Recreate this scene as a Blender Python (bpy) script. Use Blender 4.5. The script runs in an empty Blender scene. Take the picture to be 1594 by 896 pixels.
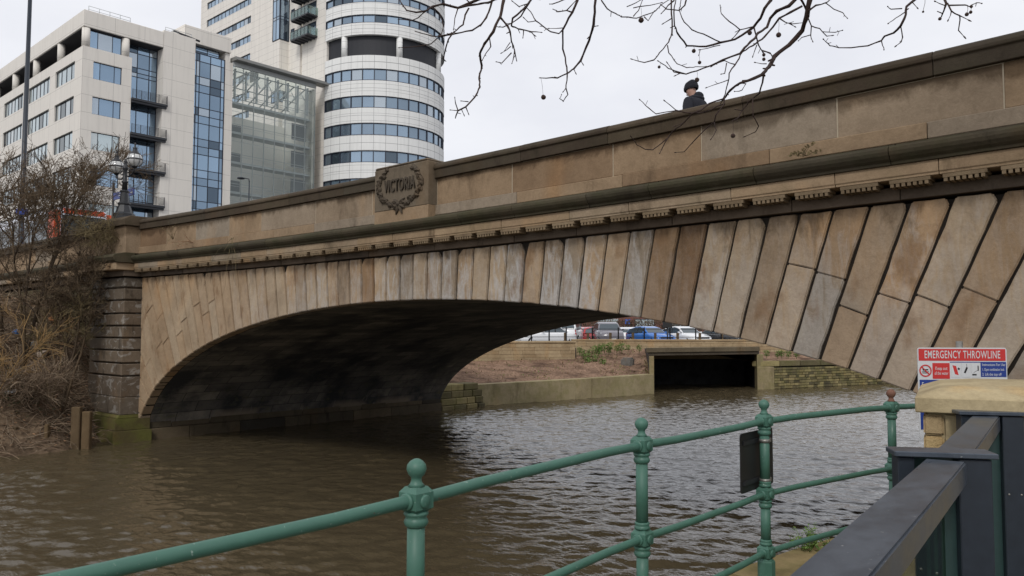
import bpy, bmesh, math, random
from mathutils import Vector, Matrix
PI = math.pi
R = math.radians
rnd = random.Random(7)
SC = bpy.context.scene
COL = SC.collection
V = Vector

# ------------------------------------------------------------------ camera (solved from the photograph)
CAM = V((11.8351, -10.1180, 3.2760)); YAW = R(41.7123); PITCH = R(3.2347); ROLL = R(0.1452); FPX = 1214.36
_fw = V((-math.sin(YAW)*math.cos(PITCH), math.cos(YAW)*math.cos(PITCH), math.sin(PITCH)))
_r = V((math.cos(YAW), math.sin(YAW), 0)); _u = _r.cross(_fw)
_r2 = _r*math.cos(ROLL) + _u*math.sin(ROLL); _u2 = _u*math.cos(ROLL) - _r*math.sin(ROLL)
def ray(px, py): return _fw + _r2*((px-797)/FPX) + _u2*((448-py)/FPX)
def atD(px, py, D): return CAM + ray(px, py)*D
def onX(px, py, X): d = ray(px, py); return CAM + d*((X-CAM.x)/d.x)
def onY(px, py, Y): d = ray(px, py); return CAM + d*((Y-CAM.y)/d.y)
def onZ(px, py, Z): d = ray(px, py); return CAM + d*((Z-CAM.z)/d.z)

cam = bpy.data.cameras.new('camera'); camo = bpy.data.objects.new('camera', cam); COL.objects.link(camo)
cam.sensor_fit = 'HORIZONTAL'; cam.sensor_width = 36; cam.lens = FPX/1594*36; cam.clip_start = .05; cam.clip_end = 3000
M = Matrix((_r2, _u2, -_fw)).transposed().to_4x4(); M.translation = CAM
camo.matrix_world = M
SC.camera = camo

# ------------------------------------------------------------------ node helper
class NT:
    def __init__(s, name, world=False):
        if world:
            s.w = bpy.data.worlds.new(name); s.w.use_nodes = True; s.t = s.w.node_tree
        else:
            s.m = bpy.data.materials.new(name); s.m.use_nodes = True; s.t = s.m.node_tree
        s.t.nodes.clear(); s._tc = None
    def n(s, typ, **kw):
        nd = s.t.nodes.new(typ)
        for k, v in kw.items(): setattr(nd, k, v)
        return nd
    def put(s, sock, v):
        if hasattr(v, 'links'): s.t.links.new(v, sock)
        elif v is not None:
            if isinstance(v, (tuple, list)) and len(v) == 3 and sock.type == 'RGBA': v = (*v, 1)
            sock.default_value = v
    def tc(s, k='Object'):
        if not s._tc: s._tc = s.n('ShaderNodeTexCoord')
        return s._tc.outputs[k]
    def map(s, scale=(1,1,1), loc=(0,0,0), rot=(0,0,0), vec=None):
        m = s.n('ShaderNodeMapping'); s.put(m.inputs[0], vec if vec is not None else s.tc())
        m.inputs[1].default_value = loc; m.inputs[2].default_value = rot; m.inputs[3].default_value = scale
        return m.outputs[0]
    def noise(s, scale, detail=4, rough=.55, vec=None, dist=0):
        m = s.n('ShaderNodeTexNoise'); s.put(m.inputs['Vector'], vec if vec is not None else s.tc())
        m.inputs['Scale'].default_value = scale; m.inputs['Detail'].default_value = detail
        m.inputs['Roughness'].default_value = rough; m.inputs['Distortion'].default_value = dist
        return m.outputs[0]
    def vor(s, scale, feature='F1', vec=None, out=0):
        m = s.n('ShaderNodeTexVoronoi', feature=feature); s.put(m.inputs['Vector'], vec if vec is not None else s.tc())
        m.inputs['Scale'].default_value = scale; return m.outputs[out]
    def math(s, op, a, b=None, c=None, clamp=False):
        m = s.n('ShaderNodeMath', operation=op, use_clamp=clamp)
        for i, v in enumerate((a, b, c)):
            if v is not None: s.put(m.inputs[i], v)
        return m.outputs[0]
    def mix(s, a, b, f, blend='MIX'):
        m = s.n('ShaderNodeMix', data_type='RGBA', blend_type=blend)
        s.put(m.inputs[0], f); s.put(m.inputs[6], a); s.put(m.inputs[7], b); return m.outputs[2]
    def ramp(s, f, stops, mode='LINEAR'):
        m = s.n('ShaderNodeValToRGB'); cr = m.color_ramp; cr.interpolation = mode
        while len(cr.elements) < len(stops): cr.elements.new(.5)
        for e, (p, c) in zip(cr.elements, stops):
            e.position = p
            if not isinstance(c, (tuple, list)): c = (c, c, c)
            e.color = (*c[:3], 1)
        s.put(m.inputs[0], f); return m.outputs[0]
    def attr(s, name, out='Fac'):
        m = s.n('ShaderNodeAttribute', attribute_name=name); return m.outputs[out]
    def sep(s, vec=None):
        m = s.n('ShaderNodeSeparateXYZ'); s.put(m.inputs[0], vec if vec is not None else s.tc()); return m.outputs
    def comb(s, x, y, z):
        m = s.n('ShaderNodeCombineXYZ')
        for i, v in enumerate((x, y, z)): s.put(m.inputs[i], v)
        return m.outputs[0]
    def brick(s, vec, w, h, mortar, c1, c2, cm, offset=.5, smooth=.1):
        m = s.n('ShaderNodeTexBrick'); m.offset = offset
        s.put(m.inputs['Vector'], vec); s.put(m.inputs['Color1'], c1); s.put(m.inputs['Color2'], c2); s.put(m.inputs['Mortar'], cm)
        m.inputs['Scale'].default_value = 1; m.inputs['Mortar Size'].default_value = mortar; m.inputs['Mortar Smooth'].default_value = smooth
        m.inputs['Brick Width'].default_value = w; m.inputs['Row Height'].default_value = h
        return m.outputs
    def bump(s, h, strength=.3, dist=.02, normal=None):
        m = s.n('ShaderNodeBump'); m.inputs['Strength'].default_value = strength; m.inputs['Distance'].default_value = dist
        s.put(m.inputs['Height'], h)
        if normal is not None: s.put(m.inputs['Normal'], normal)
        return m.outputs[0]
    def done(s, col, rough=.8, bump=None, metal=0, spec=.5, trans=0, ior=1.45, emit=None, coat=0, alpha=None):
        b = s.n('ShaderNodeBsdfPrincipled'); o = s.n('ShaderNodeOutputMaterial')
        s.put(b.inputs['Base Color'], col); s.put(b.inputs['Roughness'], rough); s.put(b.inputs['Metallic'], metal)
        s.put(b.inputs['Specular IOR Level'], spec); s.put(b.inputs['Transmission Weight'], trans); b.inputs['IOR'].default_value = ior
        b.inputs['Coat Weight'].default_value = coat
        if bump is not None: s.put(b.inputs['Normal'], bump)
        s.t.links.new(b.outputs[0], o.inputs[0]); return s.m
def col8(r, g, b):   # sRGB 0-255 to linear
    f = lambda c: ((c/255+.055)/1.055)**2.4 if c > 10 else c/255/12.92
    return (f(r), f(g), f(b))

# ------------------------------------------------------------------ mesh builder
class MB:
    def __init__(s): s.v = []; s.f = []; s.r = []; s.m = []; s.s = []; s.a = []; s.uv = {}
    def add(s, vs, fs, r=None, m=0, smooth=False, a=0.0):
        o = len(s.v); s.v += [V(p) for p in vs]; r = rnd.random() if r is None else r
        for f in fs: s.f.append([i+o for i in f]); s.r.append(r); s.m.append(m); s.s.append(smooth); s.a.append(a)
        return s
    def box(s, x0, y0, z0, x1, y1, z1, r=None, m=0, a=0.0):
        if x0 > x1: x0, x1 = x1, x0
        if y0 > y1: y0, y1 = y1, y0
        if z0 > z1: z0, z1 = z1, z0
        p = [(x0,y0,z0),(x1,y0,z0),(x1,y1,z0),(x0,y1,z0),(x0,y0,z1),(x1,y0,z1),(x1,y1,z1),(x0,y1,z1)]
        return s.add(p, [(0,3,2,1),(4,5,6,7),(0,1,5,4),(1,2,6,5),(2,3,7,6),(3,0,4,7)], r, m, False, a)
    def obox(s, c, ex, ey, ez, r=None, m=0, a=0.0):      # centre and three half-axis vectors
        c, ex, ey, ez = V(c), V(ex), V(ey), V(ez)
        p = [c+ex*i+ey*j+ez*k for k in (-1,1) for i, j in ((-1,-1),(1,-1),(1,1),(-1,1))]
        fs = [(0,3,2,1),(4,5,6,7),(0,1,5,4),(1,2,6,5),(2,3,7,6),(3,0,4,7)]
        if ex.cross(ey).dot(ez) < 0: fs = [tuple(reversed(f)) for f in fs]
        return s.add(p, fs, r, m, False, a)
    def prism(s, poly, fn, t0, t1, r=None, m=0, smooth=False, a=0.0, flip=False):   # poly in 2D, fn(u,v,t) -> 3D
        n = len(poly); p = [fn(u, v, t0) for u, v in poly]+[fn(u, v, t1) for u, v in poly]
        fs = [tuple(reversed(range(n))), tuple(range(n, 2*n))]+[(i, (i+1)%n, n+(i+1)%n, n+i) for i in range(n)]
        if flip: fs = [tuple(reversed(f)) for f in fs]
        return s.add(p, fs, r, m, smooth, a)
    def tube(s, path, rad, n=6, r=None, m=0, cap=True, smooth=True):
        path = [V(p) for p in path]; k = len(path)
        if not isinstance(rad, (list, tuple)): rad = [rad]*k
        vs = []; up = None
        for i, p in enumerate(path):
            t = (path[min(i+1, k-1)]-path[max(i-1, 0)])
            t = t.normalized() if t.length > 1e-9 else V((0,0,1))
            if up is None: up = V((0,0,1)) if abs(t.z) < .9 else V((1,0,0))
            x = up.cross(t)
            if x.length < 1e-4: x = V((1,0,0)).cross(t)
            x.normalize(); y = t.cross(x); up = y
            # keep the frame stable: up must stay perpendicular to t
            vs += [p+(x*math.cos(2*PI*j/n)+y*math.sin(2*PI*j/n))*rad[i] for j in range(n)]
            up = y
        fs = [(i*n+j, i*n+(j+1)%n, (i+1)*n+(j+1)%n, (i+1)*n+j) for i in range(k-1) for j in range(n)]
        if cap: fs += [tuple(reversed(range(n))), tuple(range((k-1)*n, k*n))]
        return s.add(vs, fs, r, m, smooth)
    def lathe(s, c, prof, n=12, r=None, m=0, smooth=True, axis=(0,0,1), rot=0):
        c = V(c); z = V(axis).normalized(); x = V((0,0,1)).cross(z)
        x = V((1,0,0)) if x.length < 1e-4 else x.normalized()
        y = z.cross(x); vs = []
        for rr, h in prof: vs += [c+z*h+(x*math.cos(2*PI*j/n+rot)+y*math.sin(2*PI*j/n+rot))*max(rr, 1e-4) for j in range(n)]
        k = len(prof); fs = [(i*n+j, i*n+(j+1)%n, (i+1)*n+(j+1)%n, (i+1)*n+j) for i in range(k-1) for j in range(n)]
        fs += [tuple(reversed(range(n))), tuple(range((k-1)*n, k*n))]
        return s.add(vs, fs, r, m, smooth)
    def ball(s, c, rad, n=10, k=7, r=None, m=0, sq=(1,1,1)):
        c = V(c); vs = []; 
        for i in range(k+1):
            th = PI*i/k
            for j in range(n):
                vs.append(c+V((math.sin(th)*math.cos(2*PI*j/n)*sq[0], math.sin(th)*math.sin(2*PI*j/n)*sq[1], -math.cos(th)*sq[2]))*rad)
        fs = [(i*n+j, i*n+(j+1)%n, (i+1)*n+(j+1)%n, (i+1)*n+j) for i in range(k) for j in range(n)]
        return s.add(vs, fs, r, m, True)
    def build(s, name, mats, parent=None, origin=None, bevel=0, segs=1, local=False, uvs=None, merge=False):
        me = bpy.data.meshes.new(name)
        off = V((0,0,0))
        if not local:
            q = parent
            while q is not None: off = off+q.location; q = q.parent
            if origin is not None: off = V(origin)
        me.from_pydata([tuple(p-off) for p in s.v], [], s.f)
        if not isinstance(mats, (list, tuple)): mats = [mats]
        for m in mats: me.materials.append(m)
        me.polygons.foreach_set('material_index', s.m); me.polygons.foreach_set('use_smooth', s.s)
        at = me.attributes.new('rnd', 'FLOAT', 'FACE'); at.data.foreach_set('value', s.r)
        at = me.attributes.new('wht', 'FLOAT', 'FACE'); at.data.foreach_set('value', s.a)
        if uvs is not None:
            ul = me.uv_layers.new(name='UVMap')
            for pl in me.polygons:
                for li in pl.loop_indices: ul.data[li].uv = uvs[me.loops[li].vertex_index]
        me.validate(); me.update()
        if bevel or merge:
            bm = bmesh.new(); bm.from_mesh(me)
            if merge: bmesh.ops.remove_doubles(bm, verts=bm.verts, dist=merge)
            if bevel:
                ed = [e for e in bm.edges if len(e.link_faces) == 2 and e.calc_face_angle(0) > .35]
                bmesh.ops.bevel(bm, geom=ed, offset=bevel, segments=segs, affect='EDGES', clamp_overlap=True)
            bm.to_mesh(me); bm.free()
        o = bpy.data.objects.new(name, me); COL.objects.link(o)
        if parent is not None: o.parent = parent
        elif origin is not None: o.location = origin
        return o

def tag(o, label=None, cat=None, group=None, kind=None):
    if label: o['label'] = label
    if cat: o['category'] = cat
    if group: o['group'] = group
    if kind: o['kind'] = kind
    return o
def thing(name, loc, label, cat, group=None, rz=0):
    o = bpy.data.objects.new(name, None); COL.objects.link(o); o.location = loc; o.rotation_euler = (0, 0, rz)
    o.empty_display_size = .2
    return tag(o, label, cat, group)
def copy_tree(o, parent=None):
    c = o.copy(); COL.objects.link(c); c.parent = parent
    for ch in [x for x in KIDS.get(o.name, [])]: copy_tree(ch, c)
    return c
KIDS = {}
def scan_kids():
    KIDS.clear()
    for o in bpy.data.objects:
        if o.parent: KIDS.setdefault(o.parent.name, []).append(o)
def struct(o): o['kind'] = 'structure'; return o

# polygon clipping (convex) for the radiating stones
def clip(poly, nx, nz, d):          # keep nx*x+nz*z <= d
    out = []
    for i in range(len(poly)):
        a, b = poly[i], poly[(i+1) % len(poly)]
        da, db = nx*a[0]+nz*a[1]-d, nx*b[0]+nz*b[1]-d
        if da <= 0: out.append(a)
        if (da < 0 < db) or (db < 0 < da):
            t = da/(da-db); out.append((a[0]+(b[0]-a[0])*t, a[1]+(b[1]-a[1])*t))
    return out
def area(p): return .5*sum(p[i][0]*p[(i+1)%len(p)][1]-p[(i+1)%len(p)][0]*p[i][1] for i in range(len(p)))
def inset(poly, g):
    if area(poly) < 0: poly = poly[::-1]
    out = poly
    for i in range(len(poly)):
        a, b = poly[i], poly[(i+1) % len(poly)]
        dx, dz = b[0]-a[0], b[1]-a[1]; L = math.hypot(dx, dz)
        if L < 1e-6: continue
        nx, nz = dz/L, -dx/L
        out = clip(out, nx, nz, nx*a[0]+nz*a[1]-g)
        if len(out) < 3: return []
    return out
# ------------------------------------------------------------------ materials
def stone(name, cols, sc=.9, rough=.88, grain=.35, moss=None, dark=.35, white=False, soot=None, pale=0, und_=1.2):
    t = NT(name); r = t.attr('rnd')
    big = t.noise(sc, 5, .6, dist=.3); base = t.ramp(r, [(i/max(1,len(cols)-1), c) for i, c in enumerate(cols+cols[-1:] if len(cols) < 2 else cols)])
    c2 = t.mix(base, (.74,.72,.70), 1, 'MULTIPLY')
    c = t.mix(base, c2, t.ramp(big, [(.38, 0), (.66, 1)]))
    # soot and damp patches with edges of their own
    st = t.noise(sc*2.3, 6, .7, vec=t.map((1,1,.35), (3,1,2)))
    c = t.mix(c, t.mix(base, (.22,.2,.18), 1, 'MULTIPLY'), t.math('MULTIPLY', t.ramp(st, [(.56, 0), (.72, 1)]), dark))
    ora = t.noise(sc*1.1, 3, .5, vec=t.map((1,1,.5), (9,4,7)))
    c = t.mix(c, t.mix(base, (1.15,.94,.70), 1, 'MULTIPLY'), t.math('MULTIPLY', t.ramp(ora, [(.58, 0), (.74, 1)]), .6))
    if white:
        z = t.sep()[2]
        w = t.noise(3.6, 7, .72, vec=t.map((1.5,1,.34), (5,0,3)), dist=1.6)
        g = t.math('ADD', w, t.math('MULTIPLY', t.math('SUBTRACT', 4.2, z), .12))
        w2 = t.math('MULTIPLY', t.ramp(g, [(.43, 0), (.58, 1)]), t.attr('wht'))
        c = t.mix(c, (.47,.455,.44), t.math('MULTIPLY', w2, .85))
        # run-off soot under the frieze, in tongues
        so_ = t.noise(2.6, 5, .65, vec=t.map((1.6,1,.5), (2,0,9)), dist=.8)
        gg = t.math('ADD', so_, t.math('MULTIPLY', t.math('SUBTRACT', z, 4.55), .38))
        c = t.mix(c, t.mix(c, (.42,.40,.38), 1, 'MULTIPLY'), t.math('MULTIPLY', t.ramp(gg, [(.55, 0), (.70, 1)]), .8))
        br = t.noise(2.1, 4, .6, vec=t.map((1,1,.6), (1,2,8)))
        c = t.mix(c, (.20,.112,.055), t.math('MULTIPLY', t.ramp(br, [(.57, 0), (.70, 1)]), .6))
    if soot:
        z = t.sep()[2]; so2 = t.noise(1.5, 6, .7, vec=t.map((1,1,.4), (7,0,2)), dist=.6)
        gg = t.math('ADD', so2, t.math('MULTIPLY', t.math('SUBTRACT', z, soot[0]), soot[1]))
        c = t.mix(c, t.mix(c, (.40,.37,.34), 1, 'MULTIPLY'), t.math('MULTIPLY', t.ramp(gg, [(.48, 0), (.66, 1)]), .85))
    if pale:
        pn = t.noise(2.3, 5, .6, vec=t.map((1,1,1.6), (4,4,1)), dist=1.0)
        c = t.mix(c, (.36,.34,.31), t.math('MULTIPLY', t.ramp(pn, [(.55, 0), (.61, 1)]), pale))
    if moss:
        mo = t.noise(1.6, 5, .65, vec=t.map((1,1,1.4), (2,7,1)))
        c = t.mix(c, moss[0], t.math('MULTIPLY', t.ramp(mo, [(.42, 0), (.6, 1)]), moss[1]))
    fine = t.noise(30, 5, .75); mid = t.noise(7, 6, .7, dist=.4); und = t.noise(2.2, 3, .5)
    c = t.mix(c, t.mix(c, (.80,.79,.78), 1, 'MULTIPLY'), t.ramp(t.math('ADD', t.math('MULTIPLY', fine, .5), t.math('MULTIPLY', mid, .5)), [(.40, 1), (.60, 0)]))
    h = t.math('ADD', t.math('MULTIPLY', fine, .3), t.math('ADD', mid, t.math('MULTIPLY', und, und_)))
    return t.done(c, rough, t.bump(h, grain, .03), spec=.25)

TAN = col8(172,148,120); TAN2 = col8(156,134,108); BRN = col8(132,108,84); GRY = col8(150,138,122); PALE = col8(178,160,136)
GOLD = col8(166,140,110)
M_vous = stone('radiating_sandstone', [BRN, GOLD, GRY, TAN, PALE, TAN2], .8, white=True, dark=.5)
M_para = stone('parapet_sandstone', [BRN, TAN2, TAN2, GRY], .7, dark=.6, soot=(6.08, 1.6))
M_corn = stone('cornice_sandstone', [TAN2, TAN, GRY], .8, moss=(col8(84,84,52), .2), dark=.75)
M_roll = stone('mossy_moulding_stone', [col8(72,66,54), col8(86,78,62)], .9, moss=(col8(58,60,38), .5), dark=.7)
M_cap = stone('weathered_coping_stone', [col8(68,58,48), col8(86,74,60), col8(74,66,56)], .9, moss=(col8(70,68,48), .2), dark=.8)
M_band = stone('sooty_band_stone', [col8(92,82,72), col8(116,102,88), col8(100,90,80)], 1.0, dark=.8)
M_pier = stone('sooty_rusticated_stone', [col8(84,76,68), col8(130,114,96), col8(98,90,80), col8(116,104,90)], 1.6, dark=.85, pale=.6)
M_pbase = stone('mossy_plinth_stone', [col8(100,92,60), col8(116,104,72)], 1.0, moss=(col8(104,108,48), .55), dark=.75)
M_panel = stone('carved_panel_stone', [col8(112,102,88), col8(118,106,90)], .9, dark=.5)
M_carv = stone('shade_toned_carving_stone', [col8(84,76,66), col8(92,82,70)], .9, dark=.3)  # same stone as the block, darkened to put the relief's shadow into its colour
M_mort = stone('dark_joint_mortar', [col8(40,36,32), col8(50,44,38)], 1, dark=.5)
M_wing = stone('blackened_wing_wall_stone', [col8(90,80,64), col8(116,100,78), col8(74,68,56)], 1.0, moss=(col8(76,80,44), .4), dark=.7)
M_quay = stone('ochre_quay_coping', [col8(150,132,92), col8(140,124,90)], 1.6, dark=.35, moss=(col8(110,112,60), .35))
M_rock = stone('rockfaced_buff_stone', [col8(196,170,122), col8(180,156,116), col8(170,150,120)], 3, dark=.3, grain=.9)
M_buff = stone('smooth_buff_stone', [col8(184,168,134), col8(178,162,128)], 2.2, dark=.4, grain=.3, und_=.1)
M_ash = stone('buff_ashlar', [col8(186,166,134), col8(170,148,116), col8(182,162,130)], 1.0, dark=.25)
M_conc = stone('stained_concrete', [col8(168,154,122), col8(156,144,114)], .5, moss=(col8(128,122,78), .45), dark=.65)
M_rub = stone('rubble_wall_stone', [col8(150,138,98), col8(96,90,70), col8(170,156,112), col8(78,74,62)], 1.2, moss=(col8(110,112,60), .3), dark=.5)
M_boul = stone('grey_boulder_stone', [col8(120,118,114)], 2, dark=.3)

def simple(name, c, rough=.5, metal=0, nz=.15, scale=12, bump=.05, spec=.5, coat=0):
    t = NT(name); n = t.noise(scale, 4, .6)
    cc = t.mix(tuple(x*(1-nz) for x in c), tuple(min(1, x*(1+nz)) for x in c), n)
    return t.done(cc, rough, t.bump(n, bump, .01), metal=metal, spec=spec, coat=coat)

# soffit: courses of blackened stone, unwrapped along the curve
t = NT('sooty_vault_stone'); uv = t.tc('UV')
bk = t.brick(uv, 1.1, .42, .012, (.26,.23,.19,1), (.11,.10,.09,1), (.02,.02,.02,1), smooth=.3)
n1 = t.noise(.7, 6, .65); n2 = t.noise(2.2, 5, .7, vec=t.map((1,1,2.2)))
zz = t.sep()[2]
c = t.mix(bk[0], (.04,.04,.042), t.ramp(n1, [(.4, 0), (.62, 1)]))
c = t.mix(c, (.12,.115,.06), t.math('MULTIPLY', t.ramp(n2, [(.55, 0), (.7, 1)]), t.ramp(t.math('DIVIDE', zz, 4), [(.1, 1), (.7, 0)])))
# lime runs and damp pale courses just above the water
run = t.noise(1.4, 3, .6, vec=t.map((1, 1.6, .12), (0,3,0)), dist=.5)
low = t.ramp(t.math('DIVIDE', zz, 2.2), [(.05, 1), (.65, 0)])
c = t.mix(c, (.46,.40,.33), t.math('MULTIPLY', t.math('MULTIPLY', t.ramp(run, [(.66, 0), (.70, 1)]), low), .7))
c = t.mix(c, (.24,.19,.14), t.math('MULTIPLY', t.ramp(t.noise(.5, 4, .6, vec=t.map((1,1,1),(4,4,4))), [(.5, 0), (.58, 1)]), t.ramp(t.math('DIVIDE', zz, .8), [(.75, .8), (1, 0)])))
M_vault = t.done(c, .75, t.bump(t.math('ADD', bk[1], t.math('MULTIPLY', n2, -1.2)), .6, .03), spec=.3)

# pale precast panels of the offices: fine dark joints in both directions
def cladding(name, c, jz, ju, z0=0, u0=0, jw=.035):
    t = NT(name); o = t.sep()
    h = t.math('LESS_THAN', t.math('FRACT', t.math('DIVIDE', t.math('ADD', o[2], z0), jz)), jw/jz)
    uu = t.math('ADD', o[0], o[1])
    v = t.math('LESS_THAN', t.math('FRACT', t.math('DIVIDE', t.math('ADD', uu, u0), ju)), jw/ju)
    j = t.math('MAXIMUM', h, v)
    n = t.noise(.35, 5, .6); s = t.noise(1.2, 4, .6, vec=t.map((2,2,.15)))
    cc = t.mix(tuple(x*.9 for x in c), c, n); cc = t.mix(cc, tuple(x*.84 for x in c), t.ramp(s, [(.5, 0), (.75, 1)]))
    cc = t.mix(cc, tuple(x*.45 for x in c), t.math('MULTIPLY', j, .8))
    return t.done(cc, .7, t.bump(t.math('SUBTRACT', 1, j), .3, .02), spec=.3)
M_clad = cladding('pale_precast_cladding', (.74,.70,.64), 1.965, 3.3, z0=.55)
M_towclad = cladding('tower_precast_cladding', (.76,.72,.66), 1.02, 2.1)
M_cylclad = cladding('curved_white_panels', (.78,.78,.76), 1.05, 50, jw=.05)
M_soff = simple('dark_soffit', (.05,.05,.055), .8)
M_void = simple('dark_louvre_and_void', (.016,.017,.022), .6); M_dim = simple('dim_inner_window', (.16,.17,.18), .5)

def pane(name, c, lo, hi, rough=.06):
    t = NT(name); r = t.attr('rnd'); n = t.noise(.22, 3, .5)
    cc = t.mix(tuple(x*lo for x in c), tuple(min(1,x*hi) for x in c), t.math('ADD', t.math('MULTIPLY', r, .75), t.math('MULTIPLY', n, .25)))
    bl = t.noise(.12, 2, .5); cc = t.mix(cc, (.46,.47,.46), t.math('MULTIPLY', t.math('GREATER_THAN', r, .86), .55))
    cc = t.mix(cc, tuple(x*.28 for x in c), t.math('MULTIPLY', t.math('LESS_THAN', r, .13), .8))
    return t.done(cc, rough, t.bump(bl, .03, .1), metal=.75, spec=.6)
M_blue = pane('blue_tinted_glazing', (.23,.32,.42), .65, 1.5)
M_teal = pane('grey_green_glazing', (.40,.46,.47), .65, 1.4)
M_tower = pane('tower_glazing', (.27,.35,.43), .5, 1.6)
M_frame = simple('dark_blue_window_frame', (.018,.022,.038), .45)
M_steel = simple('pale_steel', (.45,.47,.47), .45, nz=.1)
M_rail2 = simple('dark_rail_metal', (.03,.032,.038), .5)
# clear glass of the atrium and balustrades
def clear(name, tint, refl, rough=.03):
    t = NT(name)
    tr = t.n('ShaderNodeBsdfTransparent'); tr.inputs[0].default_value = (*tint, 1)
    gl = t.n('ShaderNodeBsdfGlossy'); gl.inputs[0].default_value = (.85,.92,.9,1); gl.inputs[1].default_value = rough
    fr = t.n('ShaderNodeFresnel'); fr.inputs[0].default_value = 1.45
    mx = t.n('ShaderNodeMixShader'); t.put(mx.inputs[0], t.math('ADD', t.math('MULTIPLY', fr.outputs[0], .8), refl, clamp=True))
    t.t.links.new(tr.outputs[0], mx.inputs[1]); t.t.links.new(gl.outputs[0], mx.inputs[2])
    o = t.n('ShaderNodeOutputMaterial'); t.t.links.new(mx.outputs[0], o.inputs[0]); return t.m
M_atr = clear('atrium_glass', (.91,.95,.94), .045)
M_bal = clear('balustrade_glass', (.62,.74,.60), .05)
M_balc = clear('balcony_glass', (.6,.72,.7), .12)
t = NT('opal_globe_glass'); tr = t.n('ShaderNodeBsdfTransparent'); df = t.n('ShaderNodeBsdfDiffuse'); df.inputs[0].default_value = (.8,.8,.78,1); gl = t.n('ShaderNodeBsdfGlossy'); gl.inputs[1].default_value = .08
m1 = t.n('ShaderNodeMixShader'); m1.inputs[0].default_value = .62; t.t.links.new(tr.outputs[0], m1.inputs[1]); t.t.links.new(df.outputs[0], m1.inputs[2])
m2 = t.n('ShaderNodeMixShader'); m2.inputs[0].default_value = .12; t.t.links.new(m1.outputs[0], m2.inputs[1]); t.t.links.new(gl.outputs[0], m2.inputs[2])
o = t.n('ShaderNodeOutputMaterial'); t.t.links.new(m2.outputs[0], o.inputs[0]); M_globe = t.m
M_inner = simple('atrium_inner_wall', (.74,.71,.66), .8)

def paint(name, c, chips, rough=.38, amt=.62, rust=(.16,.05,.03)):
    t = NT(name); n = t.noise(60, 5, .7); n2 = t.noise(14, 4, .6)
    cc = t.mix(tuple(x*.8 for x in c), tuple(min(1, x*1.2) for x in c), n2)
    ch = t.ramp(n, [(amt, 0), (amt+.03, 1)]); cc = t.mix(cc, chips, ch)
    n3 = t.noise(22, 5, .65, vec=t.map((1,1,1), (5,3,1)))
    cc = t.mix(cc, rust, t.ramp(n3, [(.70, 0), (.73, 1)]))
    return t.done(cc, t.ramp(n2, [(.3, rough-.08), (.7, rough+.15)]), t.bump(t.math('SUBTRACT', n2, t.math('MULTIPLY', ch, .6)), .12, .004), spec=.5)
M_green = paint('green_railing_paint', (.056,.140,.104), (.28,.36,.31), rough=.46, amt=.655)
M_rust = paint('rusty_ball_paint', (.16,.075,.05), (.22,.12,.08), .7)
M_bmet = simple('dark_blue_grey_powder_coat', (.020,.026,.036), .36, nz=.35, scale=18, bump=.03)
M_rail = NT('worn_metal_handrail'); t = M_rail
n = t.noise(7, 5, .65, vec=t.map((1,.5,1))); sp = t.noise(70, 4, .7)
c = t.mix((.038,.050,.068), (.085,.100,.122), t.ramp(n, [(.35, 0), (.7, 1)]))
c = t.mix(c, (.30,.31,.31), t.ramp(sp, [(.68, 0), (.72, 1)]))
M_rail = t.done(c, t.ramp(n, [(.3, .26), (.7, .42)]), t.bump(sp, .04, .004), metal=.3, spec=.6)
M_teal2 = simple('dark_teal_panel', (.026,.052,.050), .3, nz=.3, scale=8)
M_black = simple('black_plastic_board', (.018,.018,.018), .5)
M_galv = simple('galvanised_strap', (.25,.24,.22), .45, metal=.6)
M_iron = simple('black_painted_iron', (.020,.021,.024), .45)
M_red = simple('sign_red', (.50,.030,.028), .4, nz=.05); M_bluep = simple('sign_blue', (.014,.040,.22), .4, nz=.05)
M_white = simple('sign_white', (.56,.57,.58), .4, nz=.06); M_ink = simple('sign_black', (.015,.015,.016), .5)
M_wood = stone('weathered_wood', [col8(110,92,68), col8(92,78,60)], 2.5, dark=.4)
M_bark = stone('dark_twig_bark', [col8(58,46,44), col8(72,58,52)], 4, dark=.3)
M_seed = simple('brown_seed_ball', (.045,.026,.020), .9, nz=.4, scale=90, bump=.8)
def twig(name, cs):
    t = NT(name); return t.done(t.ramp(t.attr('rnd'), [(i/(len(cs)-1), c) for i, c in enumerate(cs)]), .85, spec=.2)
M_tw1 = twig('dark_bare_twigs', [col8(84,70,56), col8(112,96,76), col8(66,56,48)])
M_tw2 = twig('olive_bare_twigs', [col8(104,92,66), col8(128,114,84), col8(78,68,52)])
M_tw3 = twig('ochre_bare_twigs', [col8(140,112,74), col8(158,130,90), col8(118,94,64)])
M_tw4 = twig('dead_bramble_stems', [col8(116,98,82), col8(156,136,114), col8(84,70,60), col8(176,158,134)])
M_leaf = twig('green_leaves', [col8(66,92,40), col8(96,122,58), col8(120,140,80)])
M_brownleaf = twig('brown_dead_leaves', [col8(128,100,76), col8(156,124,96), col8(108,84,66)])
# soil / mulch / terrain
def soil(name, a, b, sc, bump=.8):
    t = NT(name); n = t.noise(sc, 6, .7); n2 = t.noise(sc*.12, 4, .6)
    c = t.mix(a, b, t.ramp(n, [(.35, 0), (.65, 1)])); c = t.mix(c, tuple(x*.55 for x in a), t.ramp(n2, [(.45, 0), (.7, 1)]))
    return t.done(c, .95, t.bump(n, bump, .06), spec=.1)
M_mulch = soil('bark_mulch', col8(98,76,63), col8(160,132,110), 9)
M_bank = soil('dark_bank_earth', col8(80,66,54), col8(128,110,90), 6)
M_ground = soil('grey_ground', col8(96,94,90), col8(112,110,106), 2, .2)
M_pave = soil('terrace_paving', col8(104,98,88), col8(124,118,106), 5, .2)
M_asph = soil('asphalt', (.045,.045,.047), (.06,.06,.062), 14, .2)

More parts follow.
